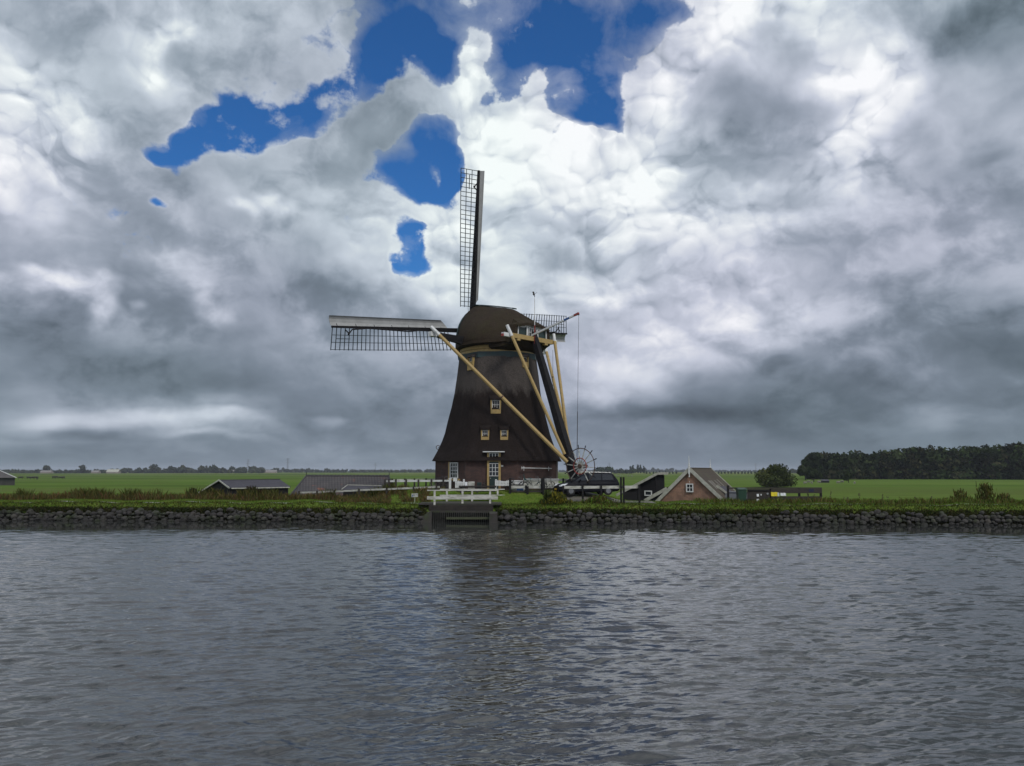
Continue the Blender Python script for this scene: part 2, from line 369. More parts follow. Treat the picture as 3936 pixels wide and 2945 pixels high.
GYm = GDm+55.2-.075*GXm*np.exp(-GDm/3000.)*1.0
GYm = GDm+55.2-.075*GXm
V = np.stack([GXm, GYm, gz(GXm, GYm)], -1).reshape(-1, 3); nx = len(gx); ny = len(gd)
I = (np.arange(ny-1)[:, None]*nx+np.arange(nx-1)[None, :]).reshape(-1, 1); F = np.hstack([I, I+1, I+nx+1, I+nx])
# ground material: lawn, rough grass, pasture with long strips
def ground_mat():
    M = bpy.data.materials.new('grassland'); M.use_nodes = True; T = NT(M.node_tree)
    tc = T.n('ShaderNodeTexCoord'); P = T.n('ShaderNodeBsdfPrincipled'); out = T.n('ShaderNodeOutputMaterial'); o = tc.outputs['Object']
    x, y, z = T.xyz(o)
    n1 = T.noise(o, 1.3, 6, .65); n2 = T.noise(o, 7., 4, .6); n3 = T.noise(T.vm('MULTIPLY', o, (.004, .02, 0)), 1., 5, .55)
    n4 = T.noise(T.vm('MULTIPLY', o, (.05, .25, 0)), 1., 4, .6)
    lawn = T.mix(T.mr(n1, .38, .66), (.085, .150, .020), (.130, .165, .035)); lawn = T.mix(T.mr(n2, .45, .75), lawn, (.045, .075, .014))
    field = T.mix(T.mr(n3, .35, .65), (.080, .145, .024), (.110, .165, .036)); field = T.mix(T.mr(n4, .5, .75), field, (.060, .082, .022))
    c = T.mix(T.mr(y, 72., 95.), lawn, field)
    far = T.mix(T.mr(T.noise(T.vm('MULTIPLY', o, (.0012, .006, 0)), 1., 3, .5), .48, .58), (.08, .125, .03), (.17, .18, .05))
    c = T.mix(T.mr(y, 700., 1300.), c, far)
    ln = T.noise(T.vm('MULTIPLY', o, (.0008, .009, 0)), 1., 4, .65); c = T.mix(T.m('MULTIPLY', T.mr(ln, .50, .60), T.mr(y, 90., 150., 0., .75)), c, (.09, .105, .035)); c = T.mix(T.m('MULTIPLY', T.mr(ln, .46, .38), T.mr(y, 90., 150., 0., .7)), c, (.025, .05, .012)); tf = T.noise(T.vm('MULTIPLY', o, (.035, .03, 0)), 1., 5, .7); c = T.mix(T.m('MULTIPLY', T.mr(tf, .56, .68), T.mr(y, 80., 110., 0., .6)), c, (.085, .085, .035))
    d = T.m('SUBTRACT', T.m('ADD', y, T.m('MULTIPLY', x, .075)), 55.2)
    soil = T.mix(T.mr(n2, .4, .6), (.018, .016, .010), (.035, .034, .014)); c = T.mix(T.mr(T.m('ADD', d, T.m('MULTIPLY', n1, .9)), 1.15, .85), c, soil)
    T.put(P.inputs['Base Color'], c); P.inputs['Roughness'].default_value = .95; P.inputs['Specular IOR Level'].default_value = .0
    b = T.n('ShaderNodeBump'); b.inputs['Distance'].default_value = .08; T.put(b.inputs['Height'], T.noise(o, 9., 5, .7)); T.put(P.inputs['Normal'], b.outputs[0])
    T.put(out.inputs[0], P.outputs[0]); return M
M_ground = ground_mat()
npmesh('ground', V, F, M_ground, smooth=True, kind='structure')
M_path = mat('path_gravel', (.30, .29, .26), (.16, .16, .13), scale=3, bump=.01)
def strip(name, x0, x1, dfun, w, m, dz=.012, step=.5, **kw):
    xs = np.arange(x0, x1+.01, step); vs = []
    for x in xs:
        d = dfun(x)
        for k in range(5):
            dd = d+w*(k/4-.5); yy = bank(x)+dd; vs.append((x, yy, gzs(x, yy)+dz))
    n = len(xs); I = (np.arange(n-1)[:, None]*5+np.arange(4)[None]).reshape(-1, 1)
    return npmesh(name, np.array(vs), np.hstack([I, I+5, I+6, I+1]), m, **kw)
strip('path', -60, -6.2, lambda x: 2.35+.12*math.sin(x*.4), .62, M_path, kind='structure')
strip('path', 8.5, 60, lambda x: 2.35+.1*math.sin(x*.5), .55, M_path, kind='structure')
M_yard = mat('yard_paving', (.16, .15, .13), (.09, .085, .07), scale=4, bump=.01)
strip('yard', 2.9, 10.6, lambda x: 5.9, 3.4, M_yard, dz=.03, kind='structure')
# near bank under the viewer
mb = MB(); mb.hexa([(-80,-40,-.9),(80,-40,-.9),(80,5.5,-.9),(-80,5.5,-.9)], [(-80,-40,1.85),(80,-40,1.85),(80,3.2,1.85),(-80,3.2,1.85)])
mb.build('near_bank', M_ground, kind='structure')
# ------------------------------------------------------------------ water: real waves, calmer in the lee of the far bank
NC, NRW = 980, 1150
ys = 6.0*np.exp(np.linspace(0, math.log((62.5)/6.0), NRW))
cu = np.linspace(-1, 1, NC)
Xg = cu[None, :]*(ys[:, None]*.86+5.0); Yg = np.repeat(ys[:, None], NC, 1)
dist = np.hypot(Xg, Yg)
Hh = np.zeros_like(Xg); rw = np.random.RandomState(3)
for lam, amp, nw in ((2.3, .0055, 4), (1.1, .0052, 5), (.62, .0044, 8), (.37, .0031, 9), (.22, .0016, 9)):
    fade = np.clip(1.7-dist*.0022/lam*6, 0, 1)     # waves below the grid spacing are left to the bump
    for _ in range(nw):
        th = rw.normal(0, .33)+math.radians(96); k = 2*math.pi/(lam*rw.uniform(.75, 1.3)); ph = rw.uniform(0, 6.28)
        a1, a2, a3, a4 = rw.uniform(.5, 1.6, 4)/lam*rw.uniform(.5, 1)
        g = np.clip(.5+.75*np.sin(Xg*a1+Yg*a2*.6+rw.uniform(0, 6))*np.sin(Yg*a3-Xg*a4*.5+rw.uniform(0, 6)), 0, 1.3)
        p_ = k*(Xg*math.cos(th)+Yg*math.sin(th))+ph+.5*np.sin(Xg*.8/lam+Yg*.5/lam+ph)
        Hh += 1.3*amp*fade*g*(np.sin(p_)+.45*np.sin(2*p_)+.2*np.sin(3*p_))
lee = bank(Xg)-Yg                                   # metres off the far bank
wobl = 1.6*np.sin(Xg*.11+1.)+1.1*np.sin(Xg*.31)+.6*np.sin(Xg*.83)
calm = sst(3.5, 13.5, lee+wobl)
Hh *= (.05+.95*calm)
Hh *= sst(5, 9, Yg)
V = np.stack([Xg, Yg, Hh-Hh.mean()*calm], -1).reshape(-1, 3)
I = (np.arange(NRW-1)[:, None]*NC+np.arange(NC-1)[None, :]).reshape(-1, 1); F = np.hstack([I, I+1, I+NC+1, I+NC])
# skirts so the canal runs on to both sides and under the near bank
b0 = len(V); yl = ys[0]; yh = ys[-1]; xl = (yl*.86+5); xh = yh*.86+5
sk = np.array([(-2500, -2, -.004), (2500, -2, -.004), (2500, 62.5, -.004), (-2500, 62.5, -.004), (-xl, yl, -.004), (xl, yl, -.004), (xh, yh, -.004), (-xh, yh, -.004)])
V = np.vstack([V, sk]); F = np.vstack([F, np.array([(0,1,5,4),(1,2,6,5),(3,0,4,7)])+b0])
def water_mat():
    M = bpy.data.materials.new('canal_water'); M.use_nodes = True; T = NT(M.node_tree)
    P = T.n('ShaderNodeBsdfPrincipled'); out = T.n('ShaderNodeOutputMaterial'); tc = T.n('ShaderNodeTexCoord'); o = tc.outputs['Object']
    x, y, z = T.xyz(o)
    P.inputs['Base Color'].default_value = (.033, .035, .033, 1); P.inputs['Roughness'].default_value = .05; P.inputs['IOR'].default_value = 1.75
    lee = T.m('SUBTRACT', T.m('SUBTRACT', 55.2, T.m('MULTIPLY', x, .075)), y)
    wob = T.m('MULTIPLY', T.m('SUBTRACT', T.noise(T.vm('MULTIPLY', o, (.12, .5, 0)), 1., 4, .6), .5), 9.)
    calm = T.mr(T.m('ADD', lee, wob), 6., 13.5, .035, 1., 'SMOOTHSTEP')
    a = T.noise(T.vm('MULTIPLY', o, (.75, 2.3, 1.)), 2.6, 5, .62); b_ = T.noise(T.vm('MULTIPLY', o, (1., 2.0, 1.)), 1.1, 3, .5)
    h = T.m('ADD', T.m('ADD', T.m('MULTIPLY', a, .007), T.m('MULTIPLY', b_, .009)), T.m('MULTIPLY', T.m('POWER', T.m('SUBTRACT', 1., T.m('ABSOLUTE', T.m('MULTIPLY_ADD', T.noise(T.vm('MULTIPLY', o, (.8, 2.1, 1.)), 1.5, 2, .5, dist=.6), 4., -2.))), 2.), .006))
    gust = T.mr(T.noise(T.vm('MULTIPLY', o, (.05, .11, 0)), 1., 3, .5), .3, .7, .75, 1.2)
    bp = T.n('ShaderNodeBump'); bp.inputs['Distance'].default_value = 1.; bp.inputs['Strength'].default_value = 1.
    T.put(bp.inputs['Height'], T.m('MULTIPLY', T.m('MULTIPLY', h, gust), calm)); T.put(P.inputs['Normal'], bp.outputs[0])
    T.put(out.inputs[0], P.outputs[0]); return M
npmesh('water', V, F, water_mat(), smooth=True, kind='structure')
# ------------------------------------------------------------------ boulder facing of the far bank
M_stone = mat('boulder', (.058, .055, .052), (.026, .025, .022), rough=.9, scale=2.2, bump=.02, bscale=14, tint=True, third=((.02, .03, .008), .4))
for XS, XE, SLB in ((-46, -6.4, 'low dark boulder wall facing the canal left of the sluice'), (-1.1, 46, 'low dark boulder wall facing the canal right of the sluice')):
  mb = MB(); q = random.Random(4); k = 0
  for row, (z0, dd) in enumerate(((.02, -.16), (.27, -.05), (.50, .06), (.70, .2))):
      x = XS+row*.13
      while x < XE:
          s = q.uniform(.11, .27); x += s
          if row < 3 or q.random() < .3:
              g = q.uniform(.45, 1.25)*(.55 if row == 0 else 1); col = (g, g*q.uniform(.94, 1.03), g*q.uniform(.88, 1.05))
              mb.blob((x, bank(x)+dd+q.uniform(-.05, .05), z0+q.uniform(-.10, .09)), s*1.05, s*.8, s*q.uniform(.6, .9), .16, 7, 5, k, col); k += 1
          x += s*.92
  mb.build('stone_revetment', M_stone, smooth=False, label=SLB, group='boulder facing of the far bank', cat='wall')
# ------------------------------------------------------------------ blades, weeds and fringe (stuff)
def blades(name, n, fx, h, w, cols, m, lean=.35, seed=1, kinds='stuff', base=None, **kw):
    R = np.random.RandomState(seed); x, y, z = fx(R, n)
    hh = h[0]+(h[1]-h[0])*R.rand(len(x))**1.5; ww = w*(.6+.8*R.rand(len(x))); a = R.rand(len(x))*6.28; l = hh*lean*R.randn(len(x)); b = R.rand(len(x))*6.28
    dx = np.cos(a)*ww; dy = np.sin(a)*ww; lx = np.cos(b)*l; ly = np.sin(b)*l
    V = np.stack([np.stack([x-dx, y-dy, z-.03], -1), np.stack([x+dx, y+dy, z-.03], -1), np.stack([x+lx*.4+dx*.7, y+ly*.4+dy*.7, z+hh*.6], -1), np.stack([x+lx, y+ly, z+hh], -1)], 1).reshape(-1, 3)
    F = np.arange(len(V)).reshape(-1, 4)
    c = np.array(cols)[R.randint(0, len(cols), len(x))]*(.7+.6*R.rand(len(x), 1)); t = np.repeat(c, 4, 0)
    o = npmesh(name, V, F, m, tint=t, **kw)
    if base is not None: pass
    return o
def leaf_mat(name, rough=.75, tr=.25):
    M = bpy.data.materials.new(name); M.use_nodes = True; T = NT(M.node_tree); out = T.n('ShaderNodeOutputMaterial')
    a = T.n('ShaderNodeAttribute', attribute_name='tint'); tc = T.n('ShaderNodeTexCoord')
    c = T.mix(1., a.outputs['Color'], T.mix(T.noise(tc.outputs['Object'], 1.1, 3), (.75,.75,.75), (1.2,1.2,1.2)), 'MULTIPLY')
    d = T.n('ShaderNodeBsdfDiffuse'); t = T.n('ShaderNodeBsdfTranslucent'); T.put(d.inputs[0], c); T.put(t.inputs[0], c)
    m = T.n('ShaderNodeMixShader'); m.inputs[0].default_value = tr; T.put(m.inputs[1], d.outputs[0]); T.put(m.inputs[2], t.outputs[0]); T.put(out.inputs[0], m.outputs[0]); return M
M_grass = leaf_mat('grass_blades'); M_leaf = leaf_mat('leaves', tr=.15)
GRN = [(.085,.16,.02),(.12,.17,.03),(.06,.12,.018),(.14,.155,.045)]; OLV = [(.05,.055,.012),(.08,.075,.02),(.03,.04,.008),(.10,.085,.03)]; RUS = [(.13,.09,.035),(.16,.13,.05),(.09,.09,.03),(.07,.085,.025),(.12,.065,.035),(.10,.10,.035)]
def band(x0, x1, d0, d1, skip=True):
    def f(R, n):
        x = x0+(x1-x0)*R.rand(n); d = d0+(d1-d0)*R.rand(n)
        if skip: k = ~((x > -5.9) & (x < -1.1) & (d < 5.4)); x = x[k]; d = d[k]
        y = bank(x)+d; return x, y, gz(x, y)
    return f
def patchy(f, sc, thr, seed):
    def g(R, n):
        x, y, z = f(R, n); v = np.sin(x*sc+seed)+np.sin(x*sc*2.3+seed*2)+.8*np.sin(x*sc*5.1+y*1.3+seed*3)+.5*R.randn(len(x)); k = v > thr; return x[k], y[k], z[k]
    return g
blades('grass', 70000, band(-42, 42, 1.4, 8.5), (.03, .09), .02, GRN, M_grass, kind='stuff', seed=1)
blades('bank_grass', 30000, band(-42, 42, .0, .95), (.08, .26), .02, [(.03,.034,.012),(.045,.045,.015),(.022,.03,.01),(.06,.05,.022)], M_grass, lean=.9, kind='stuff', seed=12)
blades('bank_grass', 22000, band(-42, 42, .8, 1.8), (.05, .16), .022, OLV+GRN[1:3], M_grass, lean=.8, kind='stuff', seed=2)
blades('wall_creepers', 16000, patchy(band(-42, 42, -.22, .6), .5, .5, 1), (.08, .3), .03, [(.02,.035,.008),(.035,.06,.01),(.05,.05,.02)], M_grass, lean=.9, kind='stuff', seed=3)
blades('weeds', 15000, patchy(band(-42, -8.2, 6.6, 9.2), .35, -2.5, 2), (.15, .6), .02, RUS+OLV[:2], M_grass, lean=.3, kind='stuff', seed=4)
blades('weeds', 6500, patchy(band(-13, -5.0, 3.3, 6.5), .8, -.6, 4), (.12, .42), .02, RUS, M_grass, lean=.5, kind='stuff', seed=16)
blades('wall_creepers', 15000, patchy(band(-42, -19, -.26, .75), .5, -.4, 6), (.1, .34), .03, [(.02,.028,.010),(.03,.04,.012),(.04,.035,.015)], M_grass, lean=.9, kind='stuff', seed=17)
blades('wall_creepers', 9000, patchy(band(-1.0, 10, -.2, .75), .6, .3, 9), (.1, .32), .03, [(.02,.035,.012),(.03,.05,.014),(.05,.05,.02)], M_grass, lean=.9, kind='stuff', seed=18)
blades('weeds', 9000, patchy(band(-42, -9.5, 7.2, 9.4), .55, .3, 7), (.4, 1.05), .02, OLV+RUS[2:4], M_grass, lean=.3, kind='stuff', seed=14)
blades('weeds', 5000, patchy(band(-42, -12, 6.8, 8.8), .9, 1.1, 3), (.3, .8), .02, RUS[:2]+RUS[4:5], M_grass, lean=.3, kind='stuff', seed=15)
blades('rough_grass', 16000, band(13.5, 46, 3.5, 7.5), (.1, .42), .018, OLV+GRN+RUS[:2], M_grass, kind='stuff', seed=5)
# a few clumps one can tell apart
def clump(u, v, Y, w, h, n, cols, label, seed, dz=0, lean=.4, cat='bush', name='bush', bw=.035):
    c = at(u, v, Y); R = np.random.RandomState(seed); zg = gzs(c.x, c.y)+dz
    root = thing(name, (c.x, c.y, zg), label, cat)
    x = c.x+R.randn(n)*w*.28; y = c.y+R.randn(n)*w*.22; r2 = ((x-c.x)/(w*.5))**2; z = np.maximum(zg, zg+R.rand(n)*h*.75*np.clip(1.1-r2, .1, 1))
    hh = .12+.22*R.rand(n)*h**.5; a = R.rand(n)*6.28; b = R.rand(n)*6.28; ww = bw*(.6+.8*R.rand(n)); l = hh*lean*R.randn(n)
    V = np.stack([np.stack([x-np.cos(a)*ww, y-np.sin(a)*ww, z], -1), np.stack([x+np.cos(a)*ww, y+np.sin(a)*ww, z], -1), np.stack([x+np.cos(b)*l+np.cos(a)*ww, y+np.sin(b)*l, z+hh], -1), np.stack([x+np.cos(b)*l, y+np.sin(b)*l, z+hh*1.1], -1)], 1).reshape(-1, 3)
    V -= np.array([c.x, c.y, zg]); t = np.repeat(np.array(cols)[R.randint(0, len(cols), n)]*(.6+.8*R.rand(n, 1)), 4, 0)
    npmesh('foliage', V, np.arange(len(V)).reshape(-1, 4), M_leaf, tint=t, parent=root)
    st = MB()
    for i in range(7):
        q_ = random.Random(seed*10+i); p = Vector((c.x+q_.uniform(-.15, .15)*w, c.y+q_.uniform(-.1, .1)*w, zg-.05)); st.tube(p, p+Vector((q_.uniform(-.25, .25)*w, q_.uniform(-.1, .1)*w, h*.7)), .02, .008, 5)
    st.build('stem', M_bark, root)
    return root
M_bark = mat('bark', (.035, .028, .02), (.02, .016, .012), rough=.9, scale=4, stretch=(1,1,.3), bump=.01)
clump(968, 1900, 66.5, 1.6, 1.25, 1500, OLV[:1]+[(.035,.03,.015),(.05,.03,.02),(.03,.035,.012)], 'dark rounded bush in front of the low barn with white gable boards', 21)
clump(1003, 1905, 65.8, .8, .8, 700, [(.045,.018,.012),(.03,.014,.012)], 'small dark maroon bush right of the rounded bush by the low barn', 22)
clump(742, 1885, 67, .9, 1.1, 700, [(.02,.028,.012),(.03,.032,.016)], 'upright dark weed clump left of the white barge board', 23)
clump(2142, 1922, 57.0, 1.5, .85, 1100, [(.10,.10,.015),(.16,.14,.02),(.04,.05,.012)], 'yellow flowering weed clump on the bank before the dark car', 24)
clump(2105, 1930, 56.8, .7, .95, 600, [(.03,.045,.015),(.06,.075,.02)], 'tall dark green weed on the bank at the fence end', 25)
clump(1590, 1985, 55.1, 1.2, .6, 700, [(.03,.085,.015),(.05,.12,.02),(.06,.07,.015)], 'bright green plant at the water left of the sluice', 26, dz=-.55)
clump(3690, 1925, 59, 1.3, .95, 200, OLV, 'loose leafy weed left of the tallest weed on the right', 27)
clump(3790, 1925, 59, 1.3, 1.7, 420, OLV, 'tallest dark weed standing on the bank at the right', 28)
clump(3860, 1928, 59, 1., .8, 170, OLV, 'thin weed right of the tallest weed on the right', 29)
clump(2300, 1935, 57.3, 1.6, .5, 700, OLV+GRN[:1], 'low olive weed clump on the bank before the car door', 30)
# thin dry stalks
for i, u in enumerate((3105, 3125, 3190, 3245, 3262, 3302, 3390, 3418, 3455, 3520, 3580, 3640)):
    q_ = random.Random(i); c = at(u, 1930, 60.5); zg = gzs(c.x, c.y); h = q_.uniform(.6, 1.15); st = MB(); p = c.copy(); p.z = zg-.05; t = p+Vector((q_.uniform(-.12,.12), 0, h)); st.tube(p, t, .012, .006, 4)
    for j in range(9):
        k = q_.uniform(.35, 1); b = p.lerp(t, k); st.blob(b+Vector((q_.uniform(-.06,.06), q_.uniform(-.05,.05), .02)), .035, .03, .05, .3, 5, 4, j)
    if i == 0: M_stalk = mat('dry_stalk', (.09, .07, .035), (.05, .045, .02))
    st.build('dry_stalk', M_stalk, base=(c.x, c.y, zg), label='thin brown dry weed stalk on the right bank', cat='weed', group='dry weed stalks along the right bank')
# ------------------------------------------------------------------ trees
def leafcloud(cl, n, size, cols, seed, dark=.55, zr=None):
    R = np.random.RandomState(seed); cl = np.array(cl, float); wgt = cl[:, 3]**2; wgt /= wgt.sum(); k = R.choice(len(cl), n, p=wgt); c = cl[k]
    d = R.randn(n, 3); d /= np.linalg.norm(d, axis=1)[:, None]; rr = c[:, 3]*(.55+.5*R.rand(n)**.6)
    P = c[:, :3]+d*rr[:, None]*np.array([1, 1, .85]); s = size*(.6+.8*R.rand(n))
    a = R.randn(n, 3); a /= np.linalg.norm(a, axis=1)[:, None]; b = np.cross(a, d); b /= np.linalg.norm(b, axis=1)[:, None]+1e-6
    V = np.stack([P-a*s[:, None], P+b*s[:, None]*.7, P+a*s[:, None], P-b*s[:, None]*.7], 1).reshape(-1, 3)
    base = np.array(cols)[R.randint(0, len(cols), len(cl))][k]; t = base*(.75+.5*R.rand(n, 1)); return V, np.repeat(t, 4, 0)
def tree(u, v, Y, w, h, cols, label, seed, n=1800, trunk_h=.25, kind='round', leaf=.22, name='tree', group=None, cat='tree'):
    c = at(u, v, Y); zg = -1.0; root = thing(name, (c.x, c.y, zg), label, cat, group); q_ = random.Random(seed); cl = []
    for i in range(12 if kind == 'round' else 7):
        if kind == 'round':
            a = q_.uniform(0, 6.28); r = q_.uniform(.05, .33)*w; zz = h*(trunk_h+.12)+q_.uniform(0, 1)*h*(.75-trunk_h)*(1-r/w*1.2); cl.append((math.cos(a)*r, math.sin(a)*r, zz, w*q_.uniform(.15, .24)))
        else: k = i/6; cl.append((q_.uniform(-.08,.08)*w, q_.uniform(-.08,.08)*w, h*(.16+.74*k), w*.5*(1-abs(k-.35)*.9)))
    V, t = leafcloud(cl, n, leaf, cols, seed)
    V[:, 2] = np.maximum(V[:, 2], .3)
    npmesh('crown', V, np.arange(len(V)).reshape(-1, 4), M_leaf, tint=t, parent=root)
    m = MB(); m.tube(Vector((c.x, c.y, zg-.1)), Vector((c.x, c.y, zg+h*.5)), w*.035, w*.02, 7)
    for x, y, z, r in cl[:6]: m.tube(Vector((c.x, c.y, zg+h*trunk_h)), Vector((c.x+x, c.y+y, zg+z)), w*.015, w*.006, 5)
    m.build('trunk', M_bark, root); return root
DG = [(.022,.034,.012),(.028,.042,.014),(.034,.046,.018),(.018,.026,.010)]
tree(2980, 1875, 217, 13.0, 6.4, [(.07,.085,.026),(.09,.10,.032),(.05,.065,.022),(.035,.046,.016)], 'broad round willow tree standing left of the dark wood', 41, n=5200, trunk_h=.12, leaf=.3)
tree(3122, 1850, 385, 10, 16.6, DG, 'tall tree at the left end of the dark wood', 42, n=2600, leaf=.6)
tree(3096, 1852, 380, 8, 8.5, DG, 'lower tree stepping down left of the wood edge', 43, n=1800, leaf=.55)
tree(3262, 1857, 300, 4.6, 4.2, DG, 'small dark tree alone in the pasture before the wood', 44, n=900, leaf=.3)
tree(3128, 1850, 330, 7, 6, DG, 'low dark tree beside the small shed before the wood', 48, n=1200, leaf=.4)
# the far wood
cl = []; q_ = random.Random(9)
for i in range(470):
    X = q_.uniform(146, 420) if i > 110 else 146+i*1.7; Y = 402+(q_.uniform(0, 1)**1.3*60 if i > 110 else 6)-(X-146)*.02; X = max(X, Y*.366+q_.uniform(0, 4)); top = 11.8+5.0*min(1, max(0, (X-150)/80))+1.1*math.sin(X*.13)+q_.uniform(-1.2, 1.2)
    r = q_.uniform(2.2, 3.8)
    for z in (top-r, top-r-3.6, top-r-7.5, 2.5): cl.append((X+q_.uniform(-1.5, 1.5), Y-(top-z)*.25+q_.uniform(-1, 1), z-1, r*q_.uniform(.85, 1.25)))
V, t = leafcloud(cl, 90000, .85, [tuple(c*k for c in g) for g in DG+[(.04,.04,.018),(.03,.032,.014)] for k in (.55, .9, 1.3, 1.7)], 91); V[:, 2] = np.maximum(V[:, 2], -1)
npmesh('wood', V, np.arange(len(V)).reshape(-1, 4), M_leaf, tint=t, kind='stuff', label='dark broadleaf wood standing across the pasture on the right', cat='wood')
# far tree lines (individual crowns only a pixel or two): one soft line per stretch
def line(u0, u1, Y, hmin, hmax, seed, cols, dens=9., label='', gaps=0.):
    q_ = random.Random(seed); X0 = X_(u0, Y); X1 = X_(u1, Y); cl = []; x = X0
    while x < X1:
        h = hmin+(hmax-hmin)*q_.random()**2*(.5+.5*math.sin(x*.01+seed)); r = h*q_.uniform(.32, .5)
        if q_.random() > gaps:
            cl.append((x, Y+q_.uniform(-40, 40), -1+h-r, r)); cl.append((x+q_.uniform(-r, r), Y+q_.uniform(-40, 40), -1+h*.35, h*.45)); cl.append((x+q_.uniform(-r, r)*2, Y-20, -1+h*.2, h*.35))
        x += r*q_.uniform(.8, dens/4)
    V, t = leafcloud(cl, len(cl)*26, hmax*.16, cols, seed); V[:, 2] = np.maximum(V[:, 2], -1)
    npmesh('treeline', V, np.arange(len(V)).reshape(-1, 4), M_leaf, tint=t, kind='stuff', label=label, cat='treeline')
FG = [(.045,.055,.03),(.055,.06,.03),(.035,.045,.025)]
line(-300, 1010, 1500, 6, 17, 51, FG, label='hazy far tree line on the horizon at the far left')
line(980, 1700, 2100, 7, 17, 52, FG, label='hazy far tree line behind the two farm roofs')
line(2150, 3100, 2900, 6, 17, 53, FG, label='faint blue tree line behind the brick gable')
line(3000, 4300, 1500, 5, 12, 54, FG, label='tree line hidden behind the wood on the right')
line(2298, 2356, 1300, 11, 14, 55, DG, dens=3., label='dense clump of trees right of the capstan wheel')
line(2385, 2430, 1300, 6, 9, 56, DG, dens=4., label='low shrubs left of the poplars')
for i, (u, hh) in enumerate(((2424, 12), (2433, 14), (2452, 15), (2462, 14.5), (2475, 12.5))):
    tree(u, 1815, 1300, 5.2, hh, DG, 'small distant poplar standing on the horizon right of the capstan wheel' if i < 2 else 'distant poplar standing in the row of three left of the shed roof', 60+i, n=260, kind='col', leaf=1.0, name='poplar_tree', group='poplars on the horizon')
for i, (u, v, Y, hh) in enumerate(((175, 1790, 1450, 15), (315, 1790, 1450, 17), (590, 1790, 1450, 18), (793, 1785, 1600, 15), (806, 1785, 1600, 14))):
    tree(u, 1815, Y, 6 if i > 2 else 16, hh, FG, 'distant poplar rising above the left tree line' if i > 2 else 'distant round tree rising above the left tree line', 70+i, n=400, kind='col' if i > 2 else 'round', leaf=1.4, group='taller trees in the left tree line')
for i in range(34):
    u = 2485+i*12.6+rnd.uniform(-2, 2); 
    if 2600 < u < 2735: continue
    tree(u, 1815, 1150, 2.4, 3.4, DG, 'tiny pollard tree in the even row along the horizon behind the brick house', 100+i, n=90, kind='col', leaf=.7, name='pollard_tree', group='row of pollard trees on the horizon')
# ------------------------------------------------------------------ windmill
PHI = .818; CM = Vector((-1.15, 67.0, 0))
hd = Vector((-math.sin(PHI), math.cos(PHI), 0)); rt = Vector((math.cos(PHI), math.sin(PHI), 0))
def LP(s, t, z): return CM+hd*s+rt*t+Z*z            # cap frame: s towards the sails, t across, z up
M_yel = mat('ochre_paint', (.37, .26, .095), (.29, .20, .07), rough=.6, scale=5, lo=.4, hi=.7, bump=.003)
M_white = mat('white_paint', (.62, .63, .62), (.38, .40, .39), rough=.55, scale=4, lo=.45, hi=.8)
M_weath = mat('weathered_white', (.50, .50, .46), (.22, .22, .17), rough=.8, scale=5, lo=.42, hi=.7, stretch=(.4, 1, 1.5))
M_tar = mat('tarred_wood', (.009, .009, .011), (.016, .015, .015), rough=.75, scale=3, spec=.2)
M_dkwood = mat('dark_wood', (.020, .017, .015), (.035, .028, .022), rough=.8, scale=4)
M_teal = mat('teal_paint', (.012, .042, .045), (.02, .035, .036), rough=.6, scale=3)
M_dgreen = mat('dark_green_paint', (.006, .030, .026), (.010, .022, .02), rough=.45, scale=2)
M_red = mat('red_paint', (.28, .03, .02), (.2, .025, .02), rough=.6)
M_blue = mat('blue_paint', (.03, .10, .30), (.025, .08, .22), rough=.6)
M_board = mat('sail_board', (.32, .325, .32), (.24, .245, .24), rough=.6, scale=1.2, lo=.4, hi=.75, bump=.002)
M_iron = mat('rusty_iron', (.05, .04, .035), (.10, .05, .03), rough=.7, scale=8)
def glass_mat():
    M = bpy.data.materials.new('window_glass'); M.use_nodes = True; P = M.node_tree.nodes['Principled BSDF']
    P.inputs['Base Color'].default_value = (.02, .024, .028, 1); P.inputs['Roughness'].default_value = .06; return M
M_glass = glass_mat()
def thatch_mat(name, lower, upper=None, zsplit=0, mossy=None):
    M = bpy.data.materials.new(name); M.use_nodes = True; T = NT(M.node_tree); tc = T.n('ShaderNodeTexCoord'); o = tc.outputs['Object']
    P = T.n('ShaderNodeBsdfPrincipled'); out = T.n('ShaderNodeOutputMaterial'); x, y, z = T.xyz(o)
    n = T.noise(T.vm('MULTIPLY', o, (1., 1., .35)), 1.6, 6, .65); f = T.noise(T.vm('MULTIPLY', o, (9., 9., 22.)), 1., 4, .7)
    c = T.mix(T.mr(n, .3, .7), lower, tuple(k*1.5 for k in lower))
    if upper:
        e = T.m('ADD', z, T.m('MULTIPLY', T.m('SUBTRACT', T.noise(T.vm('MULTIPLY', o, (1.3, 1.3, .55)), 1., 6, .7), .5), 2.6))
        u = T.mix(T.mr(n, .3, .7), upper, tuple(k*.72 for k in upper)); c = T.mix(T.mr(e, zsplit-.5, zsplit+.4, mode='SMOOTHSTEP'), c, u)
    if mossy: c = T.mix(T.mr(T.noise(o, .9, 5, .6), .42, .7), c, mossy)
    c = T.mix(1., c, T.mix(T.mr(f, .3, .7), (.55,.55,.55), (1.45,1.45,1.45)), 'MULTIPLY')
    T.put(P.inputs['Base Color'], c); P.inputs['Roughness'].default_value = .95; P.inputs['Specular IOR Level'].default_value = .1
    b = T.n('ShaderNodeBump'); b.inputs['Distance'].default_value = .05; T.put(b.inputs['Height'], T.m('ADD', f, T.m('MULTIPLY', n, 1.5))); T.put(P.inputs['Normal'], b.outputs[0])
    T.put(out.inputs[0], P.outputs[0]); return M
